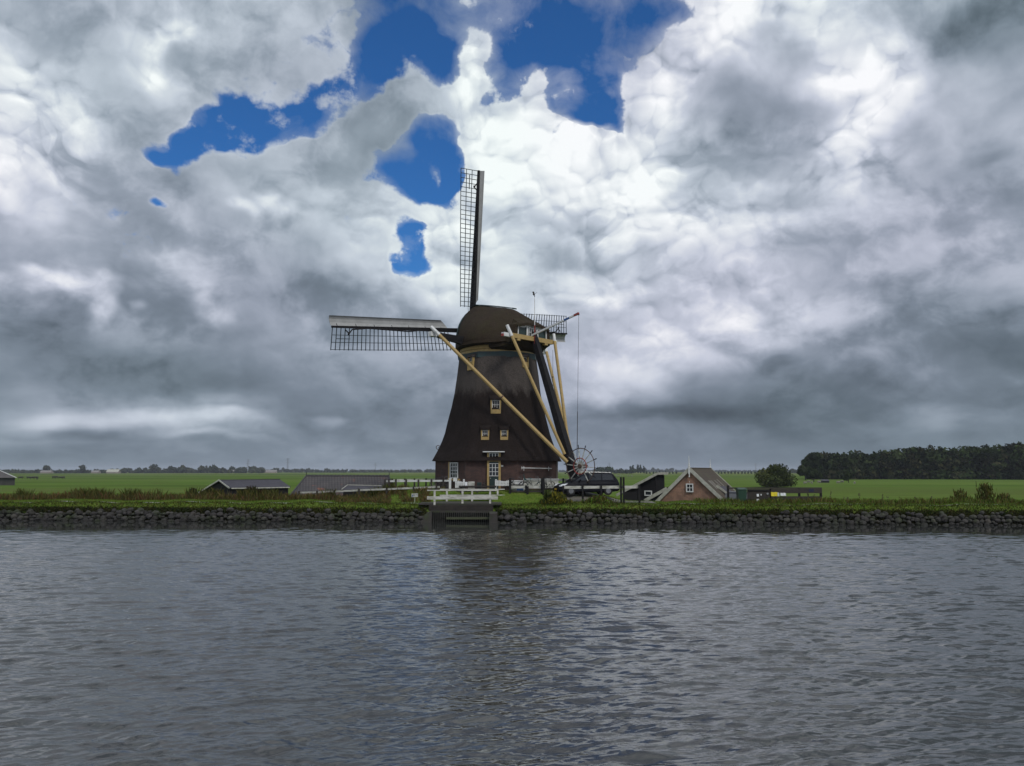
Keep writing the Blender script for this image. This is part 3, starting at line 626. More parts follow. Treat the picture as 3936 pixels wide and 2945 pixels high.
def brick_mat(name, c1, c2, mort, sc=1.):
    M = bpy.data.materials.new(name); M.use_nodes = True; T = NT(M.node_tree); tc = T.n('ShaderNodeTexCoord'); o = tc.outputs['Object']
    P = T.n('ShaderNodeBsdfPrincipled'); out = T.n('ShaderNodeOutputMaterial'); x, y, z = T.xyz(o)
    br = T.n('ShaderNodeTexBrick'); T.put(br.inputs['Vector'], T.comb(T.m('ADD', x, T.m('MULTIPLY', y, .7)), z, 0.))
    br.inputs['Color1'].default_value = (*c1, 1); br.inputs['Color2'].default_value = (*c2, 1); br.inputs['Mortar'].default_value = (*mort, 1)
    br.inputs['Scale'].default_value = 1/sc; br.inputs['Brick Width'].default_value = .22; br.inputs['Row Height'].default_value = .065; br.inputs['Mortar Size'].default_value = .006; br.inputs['Bias'].default_value = -.1
    n = T.noise(o, 2.2, 5, .65); c = T.mix(1., br.outputs['Color'], T.mix(T.mr(n, .3, .7), (.6,.6,.62), (1.25,1.2,1.15)), 'MULTIPLY')
    T.put(P.inputs['Base Color'], c); P.inputs['Roughness'].default_value = .9; T.put(out.inputs[0], P.outputs[0]); return M
ZG = 1.95
mill = thing('windmill', (CM.x, CM.y, ZG), 'tall octagonal thatched windmill with brick base standing beside the canal', 'windmill')
M_thatch = thatch_mat('mill_thatch', (.015, .0115, .0105), (.078, .068, .062), 9.9-ZG)
M_cap = thatch_mat('cap_thatch', (.028, .021, .015), mossy=(.036, .031, .017))
N0 = math.atan2(-math.cos(math.radians(5)), -math.sin(math.radians(5)))    # normal of the facet that faces the canal
def octring(Rv, z, n=8): return [Vector((CM.x+Rv*math.cos(N0+math.radians(22.5+45*k)), CM.y+Rv*math.sin(N0+math.radians(22.5+45*k)), z)) for k in range(n)]
def loft(m, rings, cap0=True, cap1=True):
    n = len(rings[0]); o = len(m.v); m.add([p for r in rings for p in r], [(j*n+i, j*n+(i+1)%n, (j+1)*n+(i+1)%n, (j+1)*n+i) for j in range(len(rings)-1) for i in range(n)]+([tuple(range(n))[::-1]] if cap0 else [])+([tuple(range((len(rings)-1)*n, len(rings)*n))] if cap1 else [])); return m
prof = [(4.27, 5.05), (4.27, 5.66), (4.55, 5.50), (4.95, 5.28), (5.29, 5.10), (5.9, 4.85), (6.52, 4.62), (7.54, 4.37), (8.67, 4.06), (9.91, 3.80), (11.4, 3.60), (12.62, 3.45)]
m = MB()
def octfine(Rv, z, sub=6, rough=.02, seed=0):
    c = octring(Rv, z); out = []; q_ = random.Random(seed)
    for k in range(8):
        a, b = c[k], c[(k+1)%8]
        for i in range(sub):
            p = a.lerp(b, i/sub); r_ = Vector((p.x-CM.x, p.y-CM.y, 0)).normalized(); t_ = abs(i/sub-.5)*2
            out.append(p-r_*(.10*t_**6)+r_*q_.uniform(-rough, rough))
    return out
loft(m, [octfine(R, z, seed=i) for i, (z, R) in enumerate(prof)])
m.build('thatched_body', M_thatch, mill, label='steep dark thatch, paler and weathered near the top')
m = MB(); loft(m, [octring(5.28, ZG-.6), octring(5.28, 4.28)], True, False)
M_brick = brick_mat('mill_brick', (.070, .034, .027), (.044, .025, .022), (.055, .048, .044))
m.build('brick_base', M_brick, mill)
m = MB(); loft(m, [octring(3.42, 12.55), octring(3.40, 13.02)]); m.build('teal_band', M_teal, mill)
m = MB()
for (a, b, r) in ((13.0, 13.24, 3.16), (13.25, 13.56, 3.22)): m.lathe([(r-.1, a), (r, a+.01), (r, b-.01), (r-.1, b)], (CM.x, CM.y, 0), 40)
m.build('ring_beam', M_yel, mill)
# facet frame helper: canal facet k, horizontal u along the wall, out = outward normal
def facet(k):
    a = N0+math.radians(45*k); n = Vector((math.cos(a), math.sin(a), 0)); return n, Vector((-n.y, n.x, 0))
def wallpt(u, v, k, off):       # where the sight line meets the plane 'off' metres out from the axis on facet k
    n, _ = facet(k); return on(u, v, CM+n*off, n)
def window(root, c, x, n, w, h, cols, rows, mfr, fw=.07, bar=.03, dep=.08, name='window', sill=None, skip_glass=False, label=None):
    x = Vector(x).normalized(); n = Vector(n).normalized(); m = MB()
    for s in (-1, 1): m.box(c+x*s*(w/2-fw/2)+n*.02, (fw, dep, h), x, n, Z)
    for s in (-1, 1): m.box(c+Z*s*(h/2-fw/2)+n*.022, (w-2*fw, dep, fw), x, n, Z)
    fr = m.build(name, mfr, root, label=label)
    if cols > 1 or rows > 1:
        m = MB()
        for i in range(1, cols): m.box(c+x*(-w/2+fw+(w-2*fw)*i/cols)+n*.012, (bar, .03, h-2*fw), x, n, Z)
        for j in range(1, rows): m.box(c+Z*(-h/2+fw+(h-2*fw)*j/rows)+n*.017, (w-2*fw, .03, bar), x, n, Z)
        if rows == 1: m.box(c-Z*(h/2-fw-.01)+n*.017, (w-2*fw, .03, .02), x, n, Z)
        m.build('glazing_bar', mfr, fr)
    m = MB(); m.box(c-n*.005, (w-2*fw, .012, h-2*fw), x, n, Z); m.build('pane', M_glass, fr)
    if sill: m = MB(); m.box(c-Z*(h/2+.035)+n*.07, (w+.12, .18, .07), x, n, Z); m.build('sill', sill, fr)
    return fr
# dormer windows set in the thatch of the canal facet
n0, x0 = facet(0)
if x0.x < 0: x0 = -x0
def Rat(z): return float(np.interp(z, [p[0] for p in prof[1:]], [p[1] for p in prof[1:]]))*math.cos(math.radians(22.5))
def thatch_window(u0, u1, v0, v1, vm, k=0, cols=3, rows=2):
    n, x = facet(k); x = x if x.x > 0 else -x
    z0 = wallpt((u0+u1)/2, v1, k, 4).z; off = Rat(z0+.1)+.03
    a = wallpt(u0, v1, k, off); b = wallpt(u1, v1, k, off); c = wallpt((u0+u1)/2, v0, k, off); mm = wallpt((u0+u1)/2, vm, k, off)
    w = (b-a).length; ctr = (a+b)/2; h = c.z-ctr.z; hs = mm.z-ctr.z
    box = MB()
    for s in (-1, 1): box.hexa([ctr+x*(s*w/2-.03)-n*.7, ctr+x*(s*w/2+.03)-n*.7, ctr+x*(s*w/2+.03)+n*.06, ctr+x*(s*w/2-.03)+n*.06], [p+Z*h for p in (ctr+x*(s*w/2-.05)-n*.7, ctr+x*(s*w/2+.05)-n*.7, ctr+x*(s*w/2+.05)+n*.03, ctr+x*(s*w/2-.05)+n*.03)])
    box.box(ctr+Z*hs*.5-n*.02, (w, .12, hs), x, n, Z)
    cas = box.build('window_casing', M_yel, mill)
    g = MB(); hw = h-hs; cc = ctr+Z*(hs+hw/2)-n*.14
    for s in (-1, 1): g.box(cc+x*s*(w/2-.07), (.07, .05, hw), x, n, Z)
    for s in (-1, 1): g.box(cc+Z*s*(hw/2-.03)+n*.003, (w-.23, .05, .06), x, n, Z)
    for i in range(1, cols): g.box(cc+x*(-w/2+.1+(w-.2)*i/cols)-n*.004, (.03, .03, hw-.12), x, n, Z)
    for j in range(1, rows): g.box(cc+Z*(-hw/2+hw*j/rows)-n*.008, (w-.23, .03, .03), x, n, Z)
    g.build('window_frame', M_white, cas)
    p = MB(); p.box(cc-n*.03, (w-.2, .01, hw-.06), x, n, Z); p.build('pane', M_glass, cas)
    hood = MB()          # thatch swept up over the window
    A = ctr+Z*(h+.02); off2 = .10
    hood.hexa([A-x*(w/2+.30)-n*.75, A+x*(w/2+.30)-n*.75, A+x*(w/2+.10)+n*off2, A-x*(w/2+.10)+n*off2], [A-x*(w/2+.35)-n*.9+Z*.7, A+x*(w/2+.35)-n*.9+Z*.7, A+x*(w/2+.08)+n*(off2-.05)+Z*.14, A-x*(w/2+.08)+n*(off2-.05)+Z*.14])
    hood.build('thatch_hood', M_thatch, mill)
thatch_window(1888, 1923, 1537, 1590, 1574)
thatch_window(1851, 1878, 1653, 1691, 1679)
thatch_window(1925, 1951, 1653, 1691, 1679)
thatch_window(1799, 1817, 1374, 1423, 1390, k=-1, cols=2)
thatch_window(2010, 2030, 1372, 1413, 1392, k=1, cols=2)
# door with yellow posts, transom and white hood
off = 5.28*math.cos(math.radians(22.5)); n = n0; x = x0
dl = wallpt(1873, 1840, 0, off+.12); dr = wallpt(1924, 1840, 0, off+.12); dc = (dl+dr)/2; W = (dr-dl).length
def zf(v): return wallpt(1898, v, 0, off+.12).z
zt = zf(1739); zb = ZG-.02; zm = zf(1770)
m = MB()
for s in (-1, 1): m.box(Vector((dc.x, dc.y, (zt+zb)/2))+x*s*(W/2-.07), (.16, .16, zt-zb), x, n, Z)
m.box(Vector((dc.x, dc.y, zm))-n*.004, (W-.30, .15, .17), x, n, Z)
dfr = m.build('door_frame', M_yel, mill)
m = MB(); m.box(Vector((dc.x, dc.y, zt+.04))+n*.12, (W*1.62, .45, .07), x, n, Z); m.build('door_hood', M_white, dfr)
# wall piece cut up into the thatch behind the transom
m = MB(); m.box(Vector((dc.x, dc.y, (4.2+zt)/2))-n*.46, (W*1.25, .8, zt-4.2), x, n, Z); m.build('door_dormer', M_brick, mill)
dz = (zm-.09+zb)/2; dh = zm-.09-zb
m = MB(); m.box(Vector((dc.x, dc.y, dz))-n*.02, (W-.32, .06, dh), x, n, Z); door = m.build('door', M_dgreen, mill)
window(door, Vector((dc.x, dc.y, zm-.09-.62))+n*.035, x, n, .78, .98, 3, 3, M_white, fw=.04, bar=.03, dep=.03, name='door_window')
m = MB(); m.blob(Vector((dc.x, dc.y, zb+1.0))-x*(W/2-.25)+n*.05, .03, .04, .03, 0, 8, 6); m.build('handle', M_white, door)
m = MB(); hh = zt-zm-.08; m.box(Vector((dc.x, dc.y, zm+.085+hh/2))-n*.02, (W-.32, .06, hh), x, n, Z); tr = m.build('transom', M_dgreen, mill)
window(tr, Vector((dc.x, dc.y, zm+.085+hh/2))+n*.035, x, n, .74, hh*.8, 3, 1, M_white, fw=.04, bar=.04, dep=.03, name='transom_window')
# tall window left of the door, plate and white rack on the brick
c = wallpt(1748, 1808, 0, off+.05); hgt = wallpt(1748, 1777, 0, off).z-wallpt(1748, 1838, 0, off).z
nl, xl_ = facet(-1); xl_ = xl_ if xl_.x > 0 else -xl_
best = None
for k in (-1, 0):
    nn, xx = facet(k); c = wallpt(1746, 1808, k, off+.03)
    if abs((c-CM-nn*(off+.03)).dot(xx)) < 5.28*math.sin(math.radians(22.5)): best = (k, nn, xx if xx.x > 0 else -xx, c)
k, nn, xx, c = best or (0, n0, x0, c)
wl = (wallpt(1762, 1808, k, off)-wallpt(1728, 1808, k, off)).length
hgt = wallpt(1746, 1777, k, off).z-wallpt(1746, 1838, k, off).z
m = MB()
m.box(c-xx*(wl/2+.03), (.17, .16, hgt+.1), xx, nn, Z)
m.box(c-Z*(hgt/2+.1), (wl+.3, .26, .12), xx, nn, Z)
cs = m.build('window_casing', M_yel, mill)
window(cs, c+nn*.01, xx, nn, wl-.14, hgt, 3, 4, M_white, fw=.07, bar=.035, name='window_frame')
m = MB(); p = wallpt(1930, 1791, 0, off+.02); m.box(p, (.17, .03, .12), x, n, Z); m.build('number_plate', M_white, mill)
a = wallpt(2004, 1799, 0, off+.16); b = wallpt(2052, 1800, 0, off+.16)
k2 = 1; a = wallpt(2012, 1799, 1, off+.16); b = wallpt(2120, 1801, 1, off+.16)
nn, xx = facet(1); m = MB(); a = wallpt(2004, 1799, 0, off+.2)
m.tube(a, b, .035, .03, 6)
for kk in (.08, .9):
    p = a.lerp(b, kk); m.tube(p-Z*.2, p+Z*.14, .022, .022, 5)
m.tube(a-Z*.1+xx*.05, a+Z*.12+xx*.05, .02, .02, 5); m.tube(a.lerp(b,.08), a.lerp(b,.08)-n0*.5, .02, .02, 5); m.tube(a.lerp(b,.9), a.lerp(b,.9)-nn*.4, .02, .02, 5)
m.build('wall_rack', M_white, mill)
m = MB(); p = at(1684, 1720, 67); m.ring(p, (0, 1, 0), .16, .03, 12, 5); m.tube(p, p+Vector((.35, .2, -.15)), .03, .03, 5); m.build('spotlight_bracket', M_iron, mill)
# ---- cap
st = [(3.35, 1.62, 13.85, 17.35), (3.1, 1.85, 13.6, 17.62), (2.56, 2.45, 13.58, 17.72), (1.6, 3.15, 13.58, 17.55), (.4, 3.6, 13.6, 17.32), (-.8, 3.7, 13.62, 17.06), (-1.7, 3.45, 13.62, 16.84), (-2.6, 2.9, 13.65, 16.32), (-3.4, 2.3, 13.7, 15.88), (-3.75, 2.05, 13.75, 15.62)]
pfB = [(1.0, 0), (.99, .13), (.93, .30), (.82, .46), (.67, .61), (.49, .75), (.30, .88), (.13, .97), (0, 1.0)]
pf = pfA = [(1.0, 0), (1.0, .10), (.97, .28), (.89, .46), (.75, .62), (.56, .76), (.33, .88), (.15, .95), (0, 1.0)]
m = MB(); rings = []
q_ = random.Random(5)
for i_, (s, w, ze, zr) in enumerate(st):
    pf = pfA if i_ < 2 else pfB
    ring = [LP(s, -w*a, ze+(zr-ze)*b)+Vector((q_.uniform(-.02,.02),)*3) for a, b in pf]+[LP(s, w*a, ze+(zr-ze)*b) for a, b in pf[-2::-1]]
    rings.append(ring)
loft(m, rings)
cap = m.build('cap', M_cap, mill, smooth=False, label='moss-brown thatched cap')
bpy.data.objects[cap.name].data.polygons.foreach_set('use_smooth', [len(p.vertices) == 4 for p in cap.data.polygons])
m = MB(); rings = []     # thick rounded eave of the thatch
for s, w, ze, zr in st[1:]: rings.append([LP(s, t*w, ze+dz) for t, dz in ((-1.01, .02), (-1.0, .28), (-.85, .34), (-.8, -.04), (-.93, -.12))])
for sg in (1, -1):
    rr = [[LP(s, sg*t*w, ze+dz) for t, dz in ((-1.02, .0), (-1.01, .25), (-.85, .30), (-.8, -.04), (-.93, -.12))] for s, w, ze, zr in st[1:]]
    loft(m, rr)
m.build('eave', M_cap, cap, smooth=False)
m = MB(); pts = [LP(s, 0, zr+.05) for s, w, ze, zr in st[1:7]]
for a, b in zip(pts, pts[1:]): m.beam(a, b, .42, .06)
m.beam(pts[-1]-hd*.0, pts[-1]-hd*.25-Z*.06, .34, .1)
m.build('ridge_board', M_teal, cap)
# front: edging along the storm hatch, block and shaft
m = MB(); s, w, ze, zr = st[0]
pf = pfA; ed = [LP(s+.06, -w*a*1.02, ze+(zr-ze)*b) for a, b in pf]+[LP(s+.06, w*a*1.02, ze+(zr-ze)*b) for a, b in pf[-2::-1]]
for a, b in zip(ed, ed[1:]): m.beam(a, b, .12, .12)
m.build('front_edging', M_teal, cap)
m = MB(); m.hexa([LP(3.3, -1.5, 12.9), LP(3.3, 1.5, 12.9), LP(2.6, 1.9, 12.9), LP(2.6, -1.9, 12.9)], [LP(3.42, -1.6, 13.9), LP(3.42, 1.6, 13.9), LP(2.6, 2., 13.9), LP(2.6, -2., 13.9)])
for i in range(6): m.box(LP(3.34, -1.35+i*.12, 12.84), (.05, .05, .12))
m.build('front_apron', M_tar, cap)
HUB = Vector((-3.505, 69.304, 15.586)); BETA, RHO = .164, -.104; Ls = 13.76
Hs = Vector((-math.sin(PHI)*math.cos(BETA), math.cos(PHI)*math.cos(BETA), math.sin(BETA)))
e1 = Vector((-math.cos(PHI), -math.sin(PHI), 0)); e2 = Vector((math.sin(PHI)*math.sin(BETA), -math.cos(PHI)*math.sin(BETA), math.cos(BETA)))
armL = e1*math.cos(RHO)+e2*math.sin(RHO); armT = e2*math.cos(RHO)-e1*math.sin(RHO)
m = MB(); m.tube(HUB-Hs*2.2, HUB-Hs*.4, .38, .34, 12); m.beam(HUB-Hs*.45, HUB+Hs*1.2, .72, .72, up=armT); m.build('shaft_head', M_iron, mill)
SW, R0, WB = 1.743, 2.13, .90
def sail(arm, lat, off, label):
    da = .11 if off else 0.
    hub = HUB+Hs*off; nb = -Hs
    def pt(r, t, extra=0.):
        k = (r-R0)/(Ls-R0)
        if t >= 0: tau = .192+da+(-.193-.192)*k; w = t*SW
        else: tau = .415+(.326-.415)*k; w = t*WB
        return hub+arm*r+(lat*math.cos(tau)+nb*math.sin(tau))*w+Hs*extra
    m = MB(); m.beam(hub, hub+arm*5.5, .40, .44, up=Hs, w2=.30, h2=.34); m.beam(hub+arm*5.5, hub+arm*Ls, .30, .34, up=Hs, w2=.16, h2=.17)
    so = m.build('sail', M_tar, mill, label=label)
    m = MB(); N = 31
    for i in range(N):
        r = R0+(Ls-.06-R0)*i/(N-1); m.beam(pt(r, 0), pt(r, 1.03), .05, .05, up=Hs)
    L3 = MB()
    for t in (.36, .68, 1.):
        for i in range(12):
            a = R0-.08+(Ls+.02-R0)*i/12; b = R0-.08+(Ls+.02-R0)*(i+1)/12; m.beam(pt(a, t, .04), pt(b, t, .04), .045, .045, up=Hs)
    m.beam(pt(Ls-1.7, .52), pt(Ls-.5, .52), .05, .05, up=Hs)
    m.build('lattice', M_teal_dark, so)
    m = MB(); V0 = []       # curved leading board
    N = 14; ra = R0-.15
    for i in range(N+1):
        r = ra+(Ls-ra)*i/N; row = []
        for t, e in ((-.10, .10), (-.38, .16), (-.68, .12), (-.9, .02), (-1., -.09)):
            tt = t; rr = r
            if i == 0: rr = r+.75*(abs(t)**2.2)
            if i == N: rr = r+.12*abs(t)
            row.append(pt(rr, tt, e))
        V0.append(row)
    nT = 5; vs = [p for r in V0 for p in r]; vs2 = [p-Hs*.035 for p in vs]; o = len(vs); fs = []
    for i in range(N):
        for j in range(nT-1):
            a = i*nT+j; fs += [(a, a+nT, a+nT+1, a+1), (o+a, o+a+1, o+a+nT+1, o+a+nT)]
        a = i*nT; fs.append((a, o+a, o+a+nT, a+nT)); a += nT-1; fs.append((a, a+nT, o+a+nT, o+a))
    for i in (0, N): a = i*nT; fs += [(a+j, a+j+1, o+a+j+1, o+a+j) for j in range(nT-1)]
    m.add(vs+vs2, fs); m.build('leading_board', M_board, so, smooth=False)
    m = MB()
    for i in range(7): r = R0+.6+i*1.75; m.beam(pt(r, 0, .05), pt(r, -.55, .22), .05, .06, up=Hs)
    m.beam(pt(R0+.5, -.5, .24), pt(Ls-.5, -.5, .24), .04, .05, up=Hs)
    m.build('bracket', M_tar, so)
    # furled sail cloth line and hook near the tip
    m = MB(); m.path([pt(Ls-1.15, .12, -.1), pt(Ls-1.5, .28, -.14), pt(Ls-1.75, .1, -.12), pt(Ls-3.2, .03, -.2), pt(Ls-7.2, .12, -.22), pt(R0+3, .04, -.24)], .05, 5)
    m.blob(pt(Ls-1.45, .3, -.14), .09, .09, .12, .3, 6, 5, 3); m.build('sail_rope', M_tar, so)
    return so
M_teal_dark = mat('lattice_paint', (.030, .040, .045), (.02, .03, .034), rough=.6, scale=3)
sail(armL, -armT, .773, 'nearer horizontal sail reaching left')
sail(-armL, armT, .773, 'far horizontal sail reaching right behind the cap')
sail(armT, armL, 0., 'upright sail')
sail(-armT, -armL, 0., 'lower sail, mostly hidden behind the body')
m = MB(); a = at(1771, 1183, 70); m.path([HUB+armT*2.0+armL*.55, HUB+armT*.9+armL*.9-Hs*.5, LP(3.1, -1.1, 14.9)], .018, 4); m.build('sail_line', M_dkwood, mill)
# ---- cross beams, tail pole and braces
def twocol(name, a, b, w, mat_mid, ends=(True, True), el=.75, parent=None, round_=False, w2=None):
    a = Vector(a); b = Vector(b); d = (b-a).normalized(); L = (b-a).length; w2 = w2 or w
    f = (lambda m, p, q, A, B: m.tube(p, q, A/2, B/2, 8)) if round_ else (lambda m, p, q, A, B: m.beam(p, q, A, A, w2=B))
    p0 = a+d*(el if ends[0] else 0); p1 = b-d*(el if ends[1] else 0); m = MB(); f(m, p0, p1, w, w2); o = m.build(name, mat_mid, parent or mill)
    for e, (p, q) in zip(ends, ((a, p0), (p1, b))):
        if e: m = MB(); f(m, p, q, w*1.03, w*1.03); m.build('painted_end', M_white, o)
    return o
m = MB(); m.beam(LP(.8, -6.3, 14.2), LP(.8, 6.3, 14.2), .34, .36); m.hexa([LP(.95, -6.0, 13.98), LP(.65, -6.0, 13.98), LP(.65, -3.2, 13.7), LP(.95, -3.2, 13.7)], [LP(.95, -6.0, 14.02), LP(.65, -6.0, 14.02), LP(.65, -3.2, 14.02), LP(.95, -3.2, 14.02)])
ls = m.build('front_cross_beam', M_tar, mill)
for s in (-1, 1): m = MB(); m.box(LP(.8, s*6.6, 14.2), (.6, .34, .36), rt, hd, Z); m.build('painted_end', M_white, ls)
m = MB(); m.box(LP(-4.15, -.5, 14.0), (5.1, .3, .36), rt, hd, Z)
for t in (-2.1, 1.2): m.box(LP(-4.15, t, 13.74), (.35, .28, .16), rt, hd, Z)
ss = m.build('rear_cross_beam', M_yel, mill)
m = MB(); m.box(LP(-4.15, -3.42, 13.98), (.72, .31, .3), rt, hd, Z); m.build('painted_end', M_white, ss); m = MB(); m.box(LP(-4.15, 2.33, 14.08), (.5, .31, .3), rt, hd, Z); m.build('painted_end', M_white, ss)
m = MB(); m.box(LP(-4.15, -3.82, 13.92), (.1, .2, .2), rt, hd, Z); m.build('end_cap', M_red, ss)
pb = LP(-8.75, -.15, 1.55); pt_ = LP(-4.0, -.12, 14.55)
m = MB(); m.beam(pt_, pb, .42, .42, w2=.62, h2=.62); m.build('tail_pole', M_tar, mill)
def onpole(z, t): k = (z-1.55)/(14.55-1.55); p = pb.lerp(pt_, k); return p+rt*t
twocol('long_brace', LP(.72, -6.85, 14.75), onpole(4.15, -.38), .27, M_yel, (True, False), .95, w2=.30, round_=True)
twocol('long_brace', LP(.72, 6.85, 14.75), onpole(4.3, .38), .27, M_yel, (True, False), .95, w2=.30, round_=True)
twocol('short_brace', LP(-4.15, -3.32, 14.75), onpole(4.75, -.42), .25, M_yel, (True, False), .95, w2=.24, round_=True)
twocol('short_brace', LP(-4.15, 2.30, 14.72), onpole(5.6, .40), .25, M_yel, (True, False), .7, w2=.24, round_=True)
# iron clamp on the long brace
a = LP(.72, -6.85, 14.75); b = onpole(4.15, -.38); m = MB(); p = a.lerp(b, .53); d_ = (b-a).normalized(); m.tube(p-d_*.05, p+d_*.05, .18, .18, 8); m.build('clamp', M_iron, mill)
# ---- tail gable of the cap with its white frame
sF = -3.95
m = MB(); m.prism([LP(sF, t, z) for t, z in ((-2.0, 14.1), (1.5, 14.1), (1.42, 15.0), (.9, 15.05), (-1.3, 15.08), (-1.85, 14.98))], hd*.15)
g = m.build('tail_gable', M_dgreen, mill)
m = MB()
for t, l in ((-1.95, -.16), (-.85, 0), (.42, 0), (1.5, .12)):
    m.beam(LP(sF-.06, t*.97, 15.0), LP(sF-.07, t, 14.25), .13, .08, up=hd); m.beam(LP(sF-.075, t, 14.25), LP(sF-.14, t+l, 13.88), .13, .08, up=hd)
tp = [LP(sF-.05, t, z) for t, z in ((-1.95, 15.0), (-1.2, 15.08), (-.4, 15.07), (.42, 15.06), (1.48, 15.0))]
for p, q in zip(tp, tp[1:]): m.beam(p, q, .07, .14, up=Z)
for t in (-1.4, -.2, .95):
    pp = [LP(sF-.045, t-.5+i*.25, 14.93-.10*(1-((i-2)/2)**2)+.06) for i in range(5)]
    for p, q in zip(pp, pp[1:]): m.beam(p, q, .05, .12, up=Z)
m.build('gable_frame', M_white, g)
window(g, LP(sF-.06, -.21, 14.55), rt, -hd, .95, .72, 3, 2, M_white, fw=.05, bar=.035, name='gable_window')
m = MB(); rr = []     # thatch brow over the frame
for s, zz, ww in ((-3.4, 15.80, 1.8), (-3.9, 15.50, 1.85), (-4.25, 15.27, 1.95)):
    rr.append([LP(s, -.2-ww, zz-.72 if s > -3.5 else zz-.42), LP(s, -.2-ww*.9, zz-.24), LP(s, -.2-ww*.4, zz-.03), LP(s, -.2+ww*.4, zz-.03), LP(s, -.2+ww*.9, zz-.22), LP(s, -.2+ww, zz-.6 if s > -3.5 else zz-.36),
               LP(s, -.2+ww*.9, zz-.42), LP(s, -.2+ww*.4, zz-.24), LP(s, -.2-ww*.4, zz-.24), LP(s, -.2-ww*.9, zz-.46)])
loft(m, rr); m.build('thatch_brow', M_cap, cap)
m = MB(); rr = []     # thatch cheeks beside the gable and apron under the beam
for sg, t0 in ((-1, -2.0), (1, 1.52)):
    m.hexa([LP(-3.4, t0, 13.5), LP(-3.4, t0+sg*.55, 13.55), LP(-4.05, t0+sg*.4, 13.72), LP(-4.05, t0, 13.72)], [LP(-3.4, t0, 15.2), LP(-3.4, t0+sg*.45, 15.0), LP(-4.1, t0+sg*.3, 14.95), LP(-4.1, t0, 15.1)])
ap = []
for s, z0, w in ((-1.8, 13.0, 2.9), (-2.9, 13.05, 2.5), (-3.6, 13.3, 1.9), (-3.95, 13.65, 1.5)):
    ap.append([LP(s, w*math.sin(a)-.1, z0+.35*(1-math.cos(a))) for a in [(-1.4+2.8*i/8) for i in range(9)]]+[LP(s, w-.1, 13.9), LP(s, -w-.1, 13.9)])
loft(m, ap); m.build('thatch_apron', M_cap, cap)
# brake pole with blue, white and red tip, its rope, and the vane mast
bp0 = LP(-5.1, -.3, 14.56); bp1 = LP(-8.85, -.3, 15.47); d_ = (bp1-bp0); m = MB(); m.beam(LP(-4.0, -.3, 14.3), bp0.lerp(bp1, .62), .15, .15, w2=.13); bo = m.build('brake_pole', M_white, mill)
for a, b, mm, nm in ((.62, .76, M_blue, 'blue_stripe'), (.76, .88, M_white, 'white_stripe'), (.88, 1.0, M_red, 'red_tip')): m = MB(); m.beam(bp0.lerp(bp1, a), bp0.lerp(bp1, b), .135, .135, w2=.125 if a < .8 else .16); m.build(nm, mm, bo)
WC = on(2231, 1792, CM-rt*.55, rt)
m = MB(); rp = bp1-hd*0-Z*.08; rb = Vector((WC.x-.25, WC.y, 4.4)); md = rp.lerp(rb, .68); m.path([rp, md], .012, 4); m.path([md, rb], .026, 5); m.ring(rp-Z*.02, rt, .06, .015, 8, 4); m.build('brake_rope', M_dkwood, mill)
m = MB(); a = on(2125, 1345, CM+rt*.3, rt); b = on(2125, 1555, CM+rt*.3, rt); m.path([a, b], .012, 4); m.blob(a.lerp(b, .5), .05, .05, .09, .1, 6, 5, 2); m.build('pulley_rope', M_dkwood, mill)
m = MB(); m.tube(LP(-4.35, -.3, 15.0), LP(-4.35, -.3, 17.35), .035, .03, 6); mo = m.build('vane_mast', M_white, mill)
m = MB(); m.tube(LP(-4.35, -.3, 13.6), LP(-4.35, -.3, 15.1), .05, .045, 6); m.build('red_foot', M_red, mo)
m = MB(); p = LP(-4.35, -.3, 17.4); m.tube(p, p+Z*.15, .03, .03, 6); m.blob(p+Z*.22+Vector((-.06, 0, 0)), .09, .05, .1, .3, 7, 5, 4); m.blob(p+Z*.38+Vector((-.1, 0, 0)), .08, .05, .08, .3, 7, 5, 6); m.tube(p+Z*.25, p+Z*.4+Vector((.2, 0, 0)), .015, .01, 4); m.build('wind_vane', M_dkwood, mo)
# capstan wheel
m = MB(); m.ring(WC, rt, 1.33, .035, 28, 6); wo = m.build('capstan_wheel', M_iron, mill)
m = MB()
for i in range(14):
    a = 2*math.pi*i/14+.1; d_ = hd*math.cos(a)+Z*math.sin(a); m.beam(WC+d_*.12, WC+d_*1.3, .085, .06, up=rt, w2=.05)
m.build('spoke', M_weath, wo)
for i in range(14):
    a = 2*math.pi*i/14+.1; d_ = hd*math.cos(a)+Z*math.sin(a); m = MB(); m.tube(WC+d_*1.28, WC+d_*1.60, .03, .038, 6); m.build('handle', M_tar, wo)
m = MB(); m.ring(WC-rt*.06, rt, .60, .035, 24, 6); m.build('inner_ring', M_red, wo)
m = MB(); m.tube(WC-rt*.16, WC+rt*.75, .16, .14, 12); m.build('hub', M_iron, wo)
# ------------------------------------------------------------------ sluice, bridge and its railings
M_conc = mat('old_concrete', (.045, .040, .036), (.024, .023, .019), rough=.9, scale=1.6, bump=.01, third=((.035, .045, .02), 1.))
M_dbrick = brick_mat('dark_sluice_brick', (.030, .024, .020), (.02, .017, .015), (.024, .022, .019))
bx0, bx1 = -5.5, -1.55; by = bank(-3.5)
fr = thing('sluice', (-3.5, by, 0), 'dark brick sluice mouth with vertical bars below the white footbridge', 'sluice')
Lw = Vector((1, -.075, 0)).normalized(); Nw = Vector((-.075, -1, 0)).normalized()
def BP(x, d, z): return Vector((x, bank(x)+d, z))
m = MB(); m.hexa([BP(bx0-.25, .75, .70), BP(bx1+.25, .75, .70), BP(bx1+.25, 5.0, .70), BP(bx0-.25, 5.0, .70)], [BP(bx0-.25, .75, 1.14), BP(bx1+.25, .75, 1.14), BP(bx1+.25, 5.0, 1.14), BP(bx0-.25, 5.0, 1.14)]); m.build('arch_wall', M_dbrick, fr)
m = MB()
